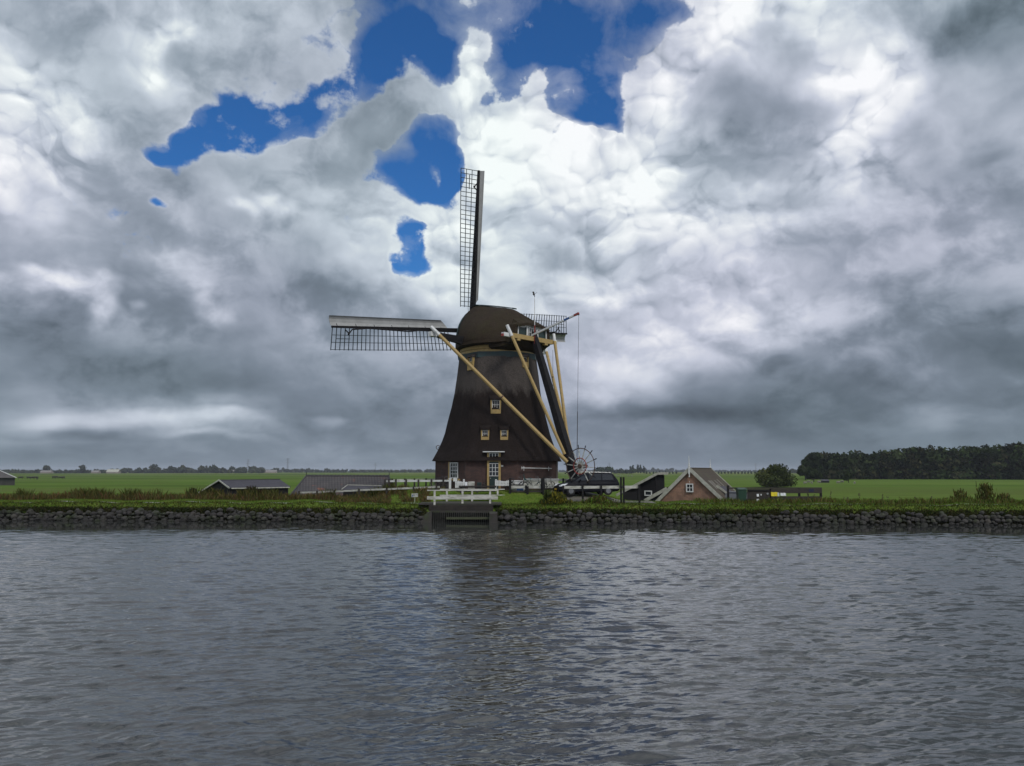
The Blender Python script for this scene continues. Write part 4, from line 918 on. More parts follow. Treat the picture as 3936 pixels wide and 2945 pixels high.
for xa, xb in ((bx0-.35, bx0), (bx1, bx1+.35)):
    m.hexa([BP(xa, .55, -1), BP(xb, .3, -1), BP(xb, 5.2, -1), BP(xa, 5.2, -1)], [BP(xa, .55, .69), BP(xb, .55, .69), BP(xb, 5.2, .69), BP(xa, 5.2, .69)])
m.hexa([BP(bx0, 4.8, -1), BP(bx1, 4.8, -1), BP(bx1, 5.3, -1), BP(bx0, 5.3, -1)], [BP(bx0, 4.8, .69), BP(bx1, 4.8, .69), BP(bx1, 5.3, .69), BP(bx0, 5.3, .69)])
m.build('side_wall', M_dbrick, fr)
m = MB(); m.hexa([BP(bx1+.0, -.35, -.6), BP(bx1+.62, -.35, -.6), BP(bx1+.62, .5, -.6), BP(bx1+.0, .5, -.6)], [BP(bx1+.02, -.35, .62), BP(bx1+.55, -.35, .66), BP(bx1+.55, .5, .75), BP(bx1+.02, .5, .75)]); m.build('wing_block', M_conc, fr)
m = MB(); m.hexa([BP(bx0-1.0, -.25, -.6), BP(bx0-.0, -.1, -.6), BP(bx0-.0, .5, -.6), BP(bx0-1.0, .5, -.6)], [BP(bx0-.75, -.05, .35), BP(bx0-.0, .1, .78), BP(bx0-.0, .5, .8), BP(bx0-.75, .5, .45)]); m.build('wing_block', M_conc, fr)
m = MB(); m.beam(BP(bx0, .70, .70), BP(bx1, .70, .70), .14, .13); m.build('lintel_beam', M_conc, fr)
m = MB(); m.beam(BP(bx0+1.0, .45, .26), BP(bx1+.1, .45, .28), .16, .15); m.build('cross_beam', mat('mossy_beam', (.06, .062, .035), (.035, .045, .02), scale=4), fr)
m = MB(); nb_ = 27
for i in range(nb_):
    x = bx0+.12+(bx1-bx0-.24)*i/(nb_-1); m.beam(BP(x, .52, -.7), BP(x, .66, .64), .035, .05)
m.build('trash_rack', mat('rack_iron', (.07, .07, .062), (.03, .03, .026), rough=.8, scale=6), fr)
m = MB(); m.hexa([BP(bx0-1.0, .85, 1.145), BP(bx1+.8, .85, 1.145), BP(bx1+.8, 5.4, 1.145), BP(bx0-1.0, 5.4, 1.145)], [BP(bx0-1.0, .85, 1.25), BP(bx1+.8, .85, 1.25), BP(bx1+.8, 5.4, 1.25), BP(bx0-1.0, 5.4, 1.25)])
br = thing('footbridge', (-3.5, by+3, 1.14), 'flat concrete bridge deck over the sluice between two white railings', 'bridge'); m.build('deck', M_conc, br)
def railing(label, u0, u1, Y, vt, vm, posts, pz, extra=None):
    a = at(u0, vt, Y); b = at(u1, vt, Y); c = at(u0, vm, Y)
    t = thing('white_railing', ((a.x+b.x)/2, Y, pz), label, 'railing', 'white railings of the footbridge')
    m = MB(); m.box((a+b)/2-Z*.02, ((b-a).length, .17, .07)); m.build('top_rail', M_weath, t)
    m = MB(); m.box(Vector(((a.x+b.x)/2, Y-.07, c.z)), ((b-a).length, .04, .21)); m.build('mid_rail', M_weath, t)
    for u in posts: p = at(u, vt, Y); m = MB(); m.beam(Vector((p.x, Y, pz-.12)), Vector((p.x, Y, a.z-.06)), .13, .13, up=(0, 1, 0)); m.build('post', M_weath, t)
railing('front white wooden railing at the edge of the sluice wall', 1642, 1914, 56.45, 1884, 1914, (1671, 1778, 1884), 1.1)
railing('rear white wooden railing on the mill side of the bridge', 1691, 1940, 60.3, 1880, 1907, (1718, 1815, 1913), 1.25)
# ------------------------------------------------------------------ fences
def fence(name, label, pts, rails, posts, mr_, mp, cat='fence', py=-.09, group=None, pw=.13, rh=.135, base=None, mixed=None):
    """pts: polyline of (x, y, top z) for the upper rail; rails: drops below it; posts: fractions along, height above"""
    P = [Vector(p) for p in pts]; L = [0]
    for a, b in zip(P, P[1:]): L.append(L[-1]+(b-a).length)
    def pos(f): s = f*L[-1]; i = max(k for k in range(len(L)-1) if L[k] <= s+1e-6); return P[i].lerp(P[i+1], (s-L[i])/(L[i+1]-L[i]))
    mid = pos(.5); t = thing(name, (mid.x, mid.y, gzs(mid.x, mid.y)), label, cat, group)
    for k, dz in enumerate(rails):
        m = MB()
        for a, b in zip(P, P[1:]): m.beam(a-Z*dz, b-Z*dz, .045, rh)
        m.build('rail', mixed[k] if mixed else mr_, t)
    for f, up in posts:
        p = pos(f); m = MB(); g = gzs(p.x, p.y); m.beam(Vector((p.x, p.y+py, g-.15)), Vector((p.x, p.y+py, p.z+up)), pw, pw, up=(0, 1, 0)); m.box((p.x, p.y+py, p.z+up+.015), (pw*1.05, pw*1.05, .03)); m.build('post', mp, t)
    return t
def F3(u, v, Y): p = at(u, v, Y); return (p.x, p.y, p.z)
fence('board_fence', 'weathered board fence descending left from the bridge into the weeds', [F3(1151, 1894, 66), F3(1228, 1892, 65.), F3(1396, 1884, 63.5), F3(1690, 1872, 61.5)], (0,), ((.0, .1), (.15, .1), (.28, .08), (.46, .08), (.65, .08), (.83, .08), (.98, .08)), M_weath, M_dkwood)
fence('board_fence', 'white board fence with dark posts left of the mill base', [F3(1481, 1850, 64.5), F3(1730, 1848, 63)], (0,), ((.0, .12), (.06, .12), (.17, .14), (.33, .12), (.52, .1), (.72, .1), (.9, .08)), M_white, M_dkwood)
fence('board_fence', 'thin grey rear fence seen just above the white board fence', [F3(1505, 1844, 69), F3(1690, 1842, 69)], (0,), ((.02, .06), (.28, .06), (.48, .06), (.72, .06), (.98, .06)), M_weath, M_dkwood, rh=.09)
# low tarred fence in front of the yard
fence('dark_fence', 'dark plank fence with tall posts right of the bridge', [F3(1958, 1889, 60.6), F3(2030, 1889, 60.4), F3(2092, 1889, 60.2)], (0., .42), ((.02, .95), (.52, .35), (.98, .98)), M_tar, M_tar, pw=.17, mixed=[M_dkwood, M_tar])
fence('board_fence', 'pale rail on dark posts right of the bridge', [F3(1958, 1872, 60.9), F3(2086, 1873, 60.4)], (0,), ((.02, .1), (.5, .1), (.97, .6)), M_weath, M_tar, rh=.2)
fence('board_fence', 'pale rail fence on dark posts in front of the dark car', [F3(2162, 1874, 58.6), F3(2310, 1873, 58.6), F3(2459, 1872, 58.6)], (0,), ((.01, .12), (.26, .15), (.5, .15), (.755, .68), (.79, .68), (.99, .14)), M_weath, M_tar, rh=.2)
fence('board_fence', 'pale top rail behind the bicycles with white capped posts', [F3(2088, 1846, 62.6), F3(2172, 1845, 62.4), F3(2290, 1846, 62.2)], (0,), ((.01, .18), (.38, .1), (.8, .1)), M_weath, M_tar, rh=.17)
# plank fence with notices on the right
pf = thing('plank_fence', F3(2980, 1930, 60), 'dark plank fence with a gap between its two wide boards, right of the green bin', 'fence')
def quadz(u0, u1, v0, v1, Y, th=.05): a = at(u0, v1, Y); b = at(u1, v0, Y); m = MB(); m.box(((a.x+b.x)/2, Y, (a.z+b.z)/2), (abs(b.x-a.x), th, abs(b.z-a.z))); return m
quadz(2800, 3158, 1874, 1879, 60.02, .12).build('top_rail', M_dkwood, pf); quadz(2964, 3158, 1879.5, 1896, 60).build('upper_board', M_dkwood, pf); quadz(2964, 3158, 1908, 1928, 60).build('lower_board', M_dkwood, pf)
for u, s in ((2798, .2), (3071, .04), (3154, .02), (2962, .03)): p = at(u, 1876, 60.1); m = MB(); m.beam(Vector((p.x, 60.1, gzs(p.x, 60.1)-.1)), Vector((p.x, 60.1, p.z+s)), .14, .14, up=(0, 1, 0)); m.build('post', M_tar, pf)
gt = thing('plank_gate', F3(2915, 1932, 60.), 'closed dark plank gate carrying two small white notices', 'gate')
a = at(2872, 1880, 59.98); b = at(2959, 1931, 59.98); m = MB(); nP = 10
for i in range(nP): x = a.x+(b.x-a.x)*(i+.5)/nP; m.box((x, 59.98+(.004 if i % 2 else 0), (a.z+b.z)/2), ((b.x-a.x)/nP*.96, .04, a.z-b.z))
m.build('planks', M_dkwood, gt); m = MB(); m.beam(Vector((a.x, 59.93, a.z-.1)), Vector((b.x, 59.93, a.z-.1)), .05, .1); m.beam(Vector((a.x, 59.93, b.z+.2)), Vector((b.x, 59.93, b.z+.2)), .05, .1); m.build('brace', M_tar, gt)
M_paper = mat('notice_white', (.78, .80, .82), (.68, .7, .72), rough=.5); M_yell = mat('yellow_banner', (.75, .62, .03), (.66, .54, .03), rough=.5, scale=5)
def plate(name, label, cat, u0, u1, v0, v1, Y, mt, group=None, bow=0):
    a = at(u0, v1, Y); b = at(u1, v0, Y); m = MB(); cx = (a.x+b.x)/2; N = 6; vs = []
    for i in range(N+1):
        x = a.x+(b.x-a.x)*i/N; y = Y-bow*math.sin(i*2.1); zz = bow*.8*math.sin(i*1.7+1)
        vs += [(x, y, a.z+zz*.6), (x, y, b.z+zz), (x, y+.015, a.z+zz*.6), (x, y+.015, b.z+zz)]
    fs = []
    for i in range(N): k = i*4; fs += [(k, k+4, k+5, k+1), (k+2, k+3, k+7, k+6), (k+1, k+5, k+7, k+3), (k, k+2, k+6, k+4)]
    fs += [(0, 1, 3, 2), (N*4, N*4+2, N*4+3, N*4+1)]
    m.add(vs, fs); return m.build(name, mt, None, base=(cx, Y, a.z), label=label, cat=cat, group=group)
plate('banner', 'yellow banner hung in the gap of the dark plank fence', 'banner', 2964, 2990, 1892, 1907.5, 59.93, M_yell, bow=.02)
plate('banner', 'small white cloth hung right beside the yellow banner', 'cloth', 2989, 2995, 1894, 1908, 59.90, M_paper, bow=.02)
plate('banner', 'white banner hung in the fence gap right of the yellow one', 'banner', 3000, 3021, 1895, 1906, 59.93, M_paper, bow=.02)
plate('notice', 'upper white notice on the dark plank gate', 'notice', 2909, 2917, 1899, 1909, 59.90, M_paper); plate('notice', 'lower white notice on the dark plank gate', 'notice', 2909, 2917, 1918, 1928, 59.90, M_paper)
plate('notice', 'narrow pale strip right of the upper white notice', 'notice', 2924, 2927, 1899, 1905, 59.90, M_paper)
plate('plaque', 'dark blue patch on the upper board near the right fence end', 'plaque', 3110, 3128, 1879.5, 1891, 59.96, mat('navy', (.01, .015, .05)))
m = MB(); p = at(2950, 1898, 59.93); m.tube(p, p-Vector((0, .04, 0)), .07, .07, 12); m.build('reflector', mat('reflector', (.3, .32, .33), (.22, .24, .25), rough=.3), base=p, label='round grey reflector right of the notices on the dark gate', cat='reflector')
plate('debris', 'yellow sheet lying in the grass under the yellow banner', 'sheet', 2964, 2973, 1922, 1929, 59.8, M_yell, bow=.03); plate('debris', 'pale plastic sheet lying in the grass under the fence', 'sheet', 3010, 3024, 1925, 1933, 59.8, mat('pale_plastic', (.4, .45, .47)), bow=.04)
# green wheelie bin
M_bin = mat('green_plastic', (.022, .062, .040), (.018, .05, .035), rough=.5)
a = at(2832, 1931, 59.7); b = at(2864, 1876, 59.7); w = b.x-a.x; cx = (a.x+b.x)/2
bn = thing('wheelie_bin', (cx, 59.6, a.z), 'green wheelie bin standing left of the dark plank gate', 'bin')
zb_, zt_ = a.z, b.z-.1; m = MB(); m.hexa([(cx-w*.42, 59.35, zb_+.05), (cx+w*.42, 59.35, zb_+.05), (cx+w*.42, 59.85, zb_+.05), (cx-w*.42, 59.85, zb_+.05)], [(cx-w*.48, 59.22, zt_), (cx+w*.48, 59.22, zt_), (cx+w*.48, 59.95, zt_), (cx-w*.48, 59.95, zt_)]); m.build('body', M_bin, bn)
m = MB(); m.hexa([(cx-w*.52, 59.17, zt_+.002), (cx+w*.52, 59.17, zt_+.002), (cx+w*.52, 60., zt_+.002), (cx-w*.52, 60., zt_+.002)], [(cx-w*.45, 59.25, zt_+.09), (cx+w*.45, 59.25, zt_+.09), (cx+w*.5, 60., zt_+.11), (cx-w*.5, 60., zt_+.11)]); m.build('lid', M_bin, bn)
for s in (-1, 1): m = MB(); m.tube((cx+s*w*.36, 59.88, zb_+.1), (cx+s*w*.46, 59.88, zb_+.1), .1, .1, 12); m.build('wheel', M_tar, bn)
# small sign on a post
a = at(1581.5, 1911, 58.3); b = at(1606.5, 1897, 58.3); cx = (a.x+b.x)/2; sg = thing('small_sign', (cx, 58.3, 1.1), 'small white information sign on a short post left of the bridge', 'sign')
m = MB(); m.box((cx, 58.3, (a.z+b.z)/2), (b.x-a.x, .03, b.z-a.z), x=(1, 0, .03)); pl = m.build('sign_plate', M_paper2 if 'M_paper2' in globals() else mat('sign_white', (.42, .43, .40), (.3, .31, .28), scale=6), sg)
m = MB(); m.box((a.x+.085, 58.28, a.z+.10), (.06, .01, .12)); m.build('blue_mark', M_blue, pl)
m = MB()   # dark lettering too small to read in the photograph, kept as the same little marks
for i, (dx, dz, w_, h_) in enumerate(((.17, .17, .10, .02), (.17, .12, .02, .07), (.23, .13, .06, .015), (.385, .17, .05, .05))): m.box((a.x+dx, 58.28, a.z+dz), (w_, .01, h_))
m.build('marking', mat('sign_ink', (.05, .06, .06)), pl)
m = MB(); m.beam(Vector((cx, 58.34, 1.0)), Vector((cx, 58.34, a.z+.03)), .06, .06, up=(0, 1, 0)); m.build('post', mat('post_grey', (.25, .26, .2), (.15, .17, .1), scale=6), sg)
# ------------------------------------------------------------------ white gates and boards before the mill door
def picket(name, label, u0, u1, v0, v1, Y, n, cat='gate', posts=()):
    a = at(u0, v1, Y); b = at(u1, v0, Y); t = thing(name, ((a.x+b.x)/2, Y, a.z), label, cat); m = MB(); W_ = b.x-a.x
    for i in range(n):
        x = a.x+W_*(i+.5)/n; w_ = W_/n*.8; h_ = b.z+.05*math.sin(i*.9); m.prism([(x-w_/2, Y, a.z), (x+w_/2, Y, a.z), (x+w_/2, Y, h_-.06), (x, Y, h_), (x-w_/2, Y, h_-.06)], (0, .03, 0))
    m.build('pickets', M_white, t); m = MB()
    for k in (.2, .75): z = a.z+(b.z-a.z)*k; m.box(((a.x+b.x)/2, Y+.055, z), (W_, .045, .09))
    m.build('rail', M_white, t)
    for u, vt in posts:
        p = at(u, vt, Y+.05); m = MB(); m.beam(Vector((p.x, Y+.05, gzs(p.x, Y)-.1)), Vector((p.x, Y+.05, p.z)), .13, .13, up=(0, 1, 0)); m.blob((p.x, Y+.05, p.z+.04), .08, .08, .06, 0, 8, 6); m.build('gate_post', M_white, t)
picket('picket_gate', 'open white picket gate left of the path to the mill door', 1749, 1782, 1849, 1876, 61.2, 6, posts=((1783, 1847),))
picket('picket_gate', 'white picket gate right of the mill door', 1904, 1956, 1847, 1868, 61.4, 9, posts=((1906, 1848),))
m = MB(); p = at(1730, 1841, 61.6); m.beam(Vector((p.x, 61.6, 1.3)), Vector((p.x, 61.6, p.z)), .17, .17, up=(0, 1, 0)); m.box((p.x, 61.6, p.z+.03), (.22, .22, .06)); m.build('gate_post', M_white, base=(p.x, 61.6, 1.3), label='tall white gate post left of the open picket gate', cat='post')
plate('white_board', 'white board leaning under the tall left mill window', 'board', 1742, 1757, 1838, 1851, 61.9, M_white)
m = quadz(2013, 2146, 1842, 1876, 61.9, .08); pn = thing('screen', F3(2080, 1878, 61.9), 'wide pale board screen behind the bicycles', 'screen'); m.build('panel', M_weath, pn); m = quadz(2011, 2148, 1840.5, 1843, 61.86, .14); m.build('cap_board', M_white, pn)
m = quadz(1964, 2010, 1846.5, 1862, 61.9, .06); pn = thing('screen', F3(1985, 1868, 61.9), 'narrow white board screen between picket gate and wide screen', 'screen'); m.build('panel', M_white, pn)
# dark bench plank with an urn, low things on the yard
pb_ = thing('bench', F3(1836, 1890, 60.9), 'long dark bench of weathered planks behind the rear white railing', 'bench')
quadz(1764, 1908, 1867, 1871, 60.9, .45).build('seat', M_dkwood, pb_); quadz(1764, 1908, 1871.5, 1875, 60.7, .05).build('apron', M_tar, pb_)
for u in (1772, 1836, 1900): p = at(u, 1872, 60.9); m = MB(); m.beam(Vector((p.x, 60.9, gzs(p.x, 60.9)-.1)), Vector((p.x, 60.9, p.z)), .1, .3, up=(0, 1, 0)); m.build('leg', M_dkwood, pb_)
p = at(1860, 1867, 60.95); m = MB(); m.lathe([(.05, 0), (.10, .03), (.12, .1), (.07, .16), (.06, .18), (.09, .22), (.08, .23)], p, 12); m.build('urn', M_dkwood, base=p, label='small dark urn on the long bench before the mill door', cat='urn')
m = quadz(1787, 1797, 1853, 1867, 61.0, .04); m.build('white_board', M_paper, base=at(1792, 1867, 61.0), label='bright white sign board standing on the bench left end', cat='board')
for i, (u0, u1, v0, v1, mt_, lb) in enumerate(((1800, 1824, 1851, 1866, M_weath, 'pale grey crate behind the bench'), (1834, 1851, 1854, 1866, M_dgreen, 'dark green crate behind the bench'))):
    t = thing('crate', F3((u0+u1)/2, v1, 61.5), lb, 'crate'); a = at(u0, v1, 61.5); b = at(u1, v0, 61.5); zg_ = 1.95
    m = MB(); m.box(((a.x+b.x)/2, 61.5, (zg_+b.z)/2), (b.x-a.x, .4, b.z-zg_)); m.build('box', mt_, t); m = MB()
    for k in (.2, .5, .8): m.box(((a.x+b.x)/2, 61.29, zg_+(b.z-zg_)*k), (b.x-a.x+.03, .02, .06))
    m.build('slats', mt_, t)
# boat-like blue and white dinghy leaning by the screen
dg = thing('dinghy', F3(2000, 1890, 61.3), 'small blue and white rowing boat resting before the narrow white screen', 'boat')
a = at(1966, 1878, 61.3); b = at(2026, 1878, 61.3); m = MB(); rr = []
for i in range(9):
    k = i/8; w_ = .38*math.sin(math.pi*min(1, .12+k*.95))**.6; h_ = .26; xx_ = a.x+(b.x-a.x)*k; zc = a.z-.12+.1*(2*k-1)**2
    rr.append([Vector((xx_, 61.3+w_*c_, zc+h_*s_)) for c_, s_ in ((-1, .5), (-.85, 0), (-.4, -.35), (.4, -.35), (.85, 0), (1, .5), (.9, .5), (.3, -.2), (-.3, -.2), (-.9, .5))])
loft(m, rr); m.build('hull', M_white, dg); m = MB(); m.box(((a.x*.45+b.x*.55), 60.93, a.z-.07), (.5, .03, .16)); m.build('blue_panel', M_blue, dg)
# ------------------------------------------------------------------ bicycles
M_bike = mat('bike_black', (.015, .015, .017), rough=.35, coat=.3); M_tyre = mat('tyre', (.012, .012, .012), rough=.8); M_chrome = mat('chrome', (.5, .5, .5), rough=.25, metal=1.)
def bicycle(label, loc, rz, mframe, seatm, kid=False):
    t = thing('bicycle', (0, 0, 0), label, 'bicycle', 'bicycles parked before the mill'); R = .34
    for s, nm in ((-.53, 'rear'), (.53, 'front')):
        m = MB(); m.ring((s, 0, R), (0, 1, 0), R-.02, .02, 24, 6); w_ = m.build('wheel', M_tyre, t); m = MB()
        for i in range(9): a = math.pi*i/9; d_ = Vector((math.cos(a), 0, math.sin(a)))*(R-.03); m.tube(Vector((s, 0, R))-d_, Vector((s, 0, R))+d_, .003, .003, 3)
        m.tube((s, -.05, R), (s, .05, R), .025, .025, 8); m.build('spokes', M_chrome, w_); m = MB()
        m.path([Vector((s+(R+.03)*math.cos(a), 0, R+(R+.03)*math.sin(a))) for a in [math.pi*(.1+.75*i/8) for i in range(9)]], .016, 4); m.build('mudguard', mframe, t)
    bb = Vector((-.08, 0, .28)); st_ = Vector((-.24, 0, .78)); hh_ = Vector((.33, 0, .84)); hb = Vector((.38, 0, .66)); m = MB()
    for a, b in ((bb, st_), (bb, hb), (st_+Vector((.02, 0, -.12)), hb+Vector((0, 0, .05))), (hb, hh_), (bb, (-.53, 0, R)), (st_, (-.53, 0, R)), (hb, (.53, 0, R))): m.tube(a, b, .02, .018, 6)
    m.build('frame', mframe, t)
    m = MB(); m.path([hh_, hh_+Vector((-.02, 0, .16)), hh_+Vector((.02, .2, .2)), hh_+Vector((-.18, .28, .18))], .013, 5); m.path([hh_+Vector((-.02, 0, .16)), hh_+Vector((.02, -.2, .2)), hh_+Vector((-.18, -.28, .18))], .013, 5); m.build('handlebar', M_chrome, t)
    m = MB(); m.tube(st_, st_+Vector((-.03, 0, .12)), .014, .014, 5); m.hexa([(-.42, -.1, .9), (-.14, -.02, .9), (-.14, .02, .9), (-.42, .1, .9)], [(-.42, -.1, .97), (-.14, -.02, .95), (-.14, .02, .95), (-.42, .1, .97)]); m.build('saddle', seatm, t)
    m = MB(); m.box((-.55, 0, .74), (.4, .12, .02)); m.tube((-.4, 0, .74), (-.53, 0, R), .008, .008, 4); m.build('carrier', mframe, t)
    m = MB(); m.ring((-.08, .06, .28), (0, 1, 0), .09, .008, 14, 4); m.tube((-.08, -.14, .42), (-.08, -.03, .28), .01, .01, 4); m.tube((-.08, .14, .14), (-.08, .03, .28), .01, .01, 4); m.build('crank', M_chrome, t)
    if kid: m = MB(); m.hexa([(-.72, -.15, .78), (-.44, -.15, .78), (-.44, .15, .78), (-.72, .15, .78)], [(-.78, -.17, 1.25), (-.68, -.17, .92), (-.68, .17, .92), (-.78, .17, 1.25)]); m.build('child_seat', seatm, t)
    t.location = loc; t.rotation_euler = (0, 0, rz); return t
def place(u, Y): x = X_(u, Y*.997); return (x, Y, gzs(x, Y))
bicycle('teal bicycle with a teal child seat before the wide pale screen', place(2052, 61.2), math.radians(6), M_teal, mat('teal_seat', (.02, .09, .08)), kid=True)
bicycle('black bicycle seen at an angle before the right end of the wide screen', place(2106, 61.1), math.radians(50), M_bike, M_bike)
bicycle('black bicycle lying low before the narrow white screen', place(1985, 61.65), math.radians(-4), M_bike, M_bike)
bicycle('black bicycle parked behind the white fence left of the gate post', place(1694, 63.6), math.radians(12), M_bike, M_bike)
bicycle('second black bicycle overlapping the one left of the gate post', place(1707, 63.9), math.radians(-10), M_bike, M_bike)
# ------------------------------------------------------------------ cars
M_car = mat('car_paint', (.004, .0045, .009), (.004, .0045, .009), rough=.55, spec=.15)
M_lampw = mat('headlight', (.75, .78, .82), (.6, .62, .66), rough=.15); M_plate = mat('number_plate_yellow', (.75, .45, .03), (.7, .42, .03), rough=.4); M_rim = mat('wheel_rim', (.35, .36, .38), rough=.3, metal=.7)
def car(label, loc, rz, L=4.6, W=1.8, H=1.68):
    t = thing('parked_car', (0, 0, 0), label, 'car')
    # side profile stations: x, z of bonnet/roof line; nose at -x
    sta = [(-.5, .42, .50, .72), (-.485, .30, .66, .84), (-.42, .24, .80, .93), (-.30, .22, .95, .98), (-.20, .22, 1.02, 1.), (-.03, .22, 1.05, 1.), (.2, .22, 1.05, 1.), (.38, .24, 1.06, .98), (.47, .30, 1.04, .94), (.5, .38, .95, .84)]
    m = MB(); rr = []
    for x, z0, z1, wk in sta:
        w_ = W/2*wk; h_ = z1*H/1.68
        rr.append([Vector((x*L, -w_*.9, z0)), Vector((x*L, -w_, z0+.12)), Vector((x*L, -w_, h_-.22)), Vector((x*L, -w_*.94, h_-.04)), Vector((x*L, -w_*.6, h_+.015)), Vector((x*L, w_*.6, h_+.015)), Vector((x*L, w_*.94, h_-.04)), Vector((x*L, w_, h_-.22)), Vector((x*L, w_, z0+.12)), Vector((x*L, w_*.9, z0))])
    loft(m, rr); body = m.build('body', M_car, t, smooth=False)
    cab = [(-.29, .96, 1.0, .92), (-.17, 1.02, 1.36, .88), (-.07, 1.02, 1.60, .84), (.08, 1.02, 1.675, .83), (.25, 1.03, 1.66, .83), (.40, 1.03, 1.58, .82), (.475, 1.02, 1.1, .84)]
    m = MB(); rr = []
    for x, z0, z1, wk in cab:
        w_ = W/2; k = (z1-z0); rr.append([Vector((x*L, -w_*.94, z0-.03)), Vector((x*L, -w_*.9, z0+k*.35)), Vector((x*L, -w_*wk+.04*k, z0+k*.93)), Vector((x*L, -w_*wk*.8, z0+k)), Vector((x*L, w_*wk*.8, z0+k)), Vector((x*L, w_*wk-.04*k, z0+k*.93)), Vector((x*L, w_*.9, z0+k*.35)), Vector((x*L, w_*.94, z0-.03))])
    loft(m, rr); m.build('roof', M_car, t, smooth=False)
    def win(pts, nm='window'):
        m = MB()
        for s in (-1, 1):
            q = []
            for x, z in pts:
                zt2 = np.interp(x, [c[0] for c in cab], [c[2] for c in cab]); k = zt2-1.02; f = (z-1.02)/max(k, .05); y = (W/2)*(.94-(.94-.84)*f)+.012; q.append(Vector((x*L, s*y, z)))
            m.add([*q, *[p-Vector((0, s*.012, 0)) for p in q]], [tuple(range(len(q))), tuple(range(len(q), 2*len(q)))[::-1]]+[(i, (i+1) % len(q), len(q)+(i+1) % len(q), len(q)+i) for i in range(len(q))])
        m.build(nm, M_glass, t)
    win([(-.235, 1.07), (-.03, 1.09), (-.03, 1.52), (-.085, 1.49), (-.17, 1.27)]); win([(-.015, 1.09), (.19, 1.10), (.19, 1.57), (.06, 1.57), (-.015, 1.535)]); win([(.205, 1.10), (.40, 1.14), (.365, 1.50), (.26, 1.565), (.205, 1.57)])
    m = MB(); m.add([(-.272*L, -.72, 1.04), (-.272*L, .72, 1.04), (-.09*L, .62, 1.56), (-.09*L, -.62, 1.56)], [(0, 1, 2, 3)]); 
    m = MB(); m.prism([(-.280*L, -.70, 1.05), (-.280*L, .70, 1.05), (-.095*L, .62, 1.575), (-.095*L, -.62, 1.575)], (.03, 0, -.02)); m.build('windscreen', M_glass, t)
    for s in (-1, 1):
        m = MB(); m.hexa([(-.485*L, s*.50, .62), (-.475*L, s*.83, .66), (-.41*L, s*.885, .72), (-.46*L, s*.5, .66)], [(-.475*L, s*.52, .74), (-.45*L, s*.82, .82), (-.36*L, s*.90, .88), (-.44*L, s*.5, .80)]); m.build('headlight', M_lampw, t)
        for x in (-.31, .30):
            m = MB(); m.lathe([(.2, -.1), (.31, -.1), (.335, -.05), (.335, .05), (.31, .1), (.2, .1)], (0, 0, 0), 20); vs = [Vector((p[0]+x*L, p[2]+s*.82, p[1]+.33)) for p in m.v]; m2 = MB(); m2.add(vs, m.f); wh = m2.build('wheel', M_tyre, t)
            m = MB(); m.tube((x*L, s*.85, .33), (x*L, s*.925, .33), .205, .19, 14); m.build('rim', M_rim, wh)
        m = MB(); m.blob((-.165*L, s*.98, 1.1), .09, .1, .07, .02, 8, 6); m.build('mirror', M_car, t)
        m = MB(); m.tube((-.02*L, s*.66, 1.70), (.36*L, s*.66, 1.665), .03, .03, 6); m.build('roof_highlight_rail', M_chrome, t)  # thick bright rail stands in for the highlight along the roof edge
    m = MB(); m.box((-.503*L, 0, .45), (.02, .52, .11)); m.build('number_plate', M_plate, t)
    m = MB(); m.box((-.492*L, 0, .62), (.03, .8, .12)); m.build('grille', M_tar, t)
    t.location = loc; t.rotation_euler = (0, 0, rz); return t
car('dark blue people carrier parked behind the pale rail fence', (5.55, 60.9, gzs(5.55, 60.9)+.03), math.radians(14), L=4.75, H=1.68)
car('dark car mostly hidden behind the green bin and plank fence', (17.6, 63.9, .15), math.radians(40), L=4.2)
# ------------------------------------------------------------------ houses
M_roofgrey = mat('grey_roof_felt', (.052, .050, .062), (.038, .037, .046), rough=.85, scale=2.5)
M_slate = mat('slate', (.035, .033, .040), (.05, .047, .052), rough=.75, scale=5)
def tile_mat(name, c1, c2, c3):
    M = bpy.data.materials.new(name); M.use_nodes = True; T = NT(M.node_tree); tc = T.n('ShaderNodeTexCoord'); o = tc.outputs['Object']; P = T.n('ShaderNodeBsdfPrincipled'); out = T.n('ShaderNodeOutputMaterial'); x, y, z = T.xyz(o)
    w = T.n('ShaderNodeTexWave', wave_type='BANDS', bands_direction='X', wave_profile='SIN'); T.put(w.inputs['Vector'], T.comb(T.m('ADD', x, T.m('MULTIPLY', y, .25)), 0, 0)); w.inputs['Scale'].default_value = 1.15
    w2 = T.n('ShaderNodeTexWave', wave_type='BANDS', bands_direction='Z', wave_profile='SAW'); T.put(w2.inputs['Vector'], T.comb(0, 0, z)); w2.inputs['Scale'].default_value = 1.6
    c = T.mix(T.mr(T.noise(o, .9, 5, .65), .42, .6), c1, c2); c = T.mix(T.mr(T.noise(o, .8, 5, .7), .56, .66), c, c3)
    c = T.mix(1., c, T.mix(w.outputs['Fac'], (.75,.75,.75), (1.15,1.15,1.15)), 'MULTIPLY'); c = T.mix(1., c, T.mix(w2.outputs['Fac'], (.8,.8,.8), (1.1,1.1,1.1)), 'MULTIPLY')
    T.put(P.inputs['Base Color'], c); P.inputs['Roughness'].default_value = .85; T.put(out.inputs[0], P.outputs[0]); return M
M_tile = tile_mat('old_pantiles', (.050, .047, .050), (.068, .062, .062), (.19, .075, .050)); M_moss = tile_mat('mossy_pantiles', (.048, .034, .022), (.060, .045, .026), (.06, .055, .028))
M_brick2 = brick_mat('house_brick', (.27, .145, .095), (.21, .115, .08), (.22, .19, .16))
M_blackwood = mat('black_boards', (.010, .010, .012), (.018, .017, .018), spec=.15, rough=.8, scale=2, stretch=(.3, .3, 5))
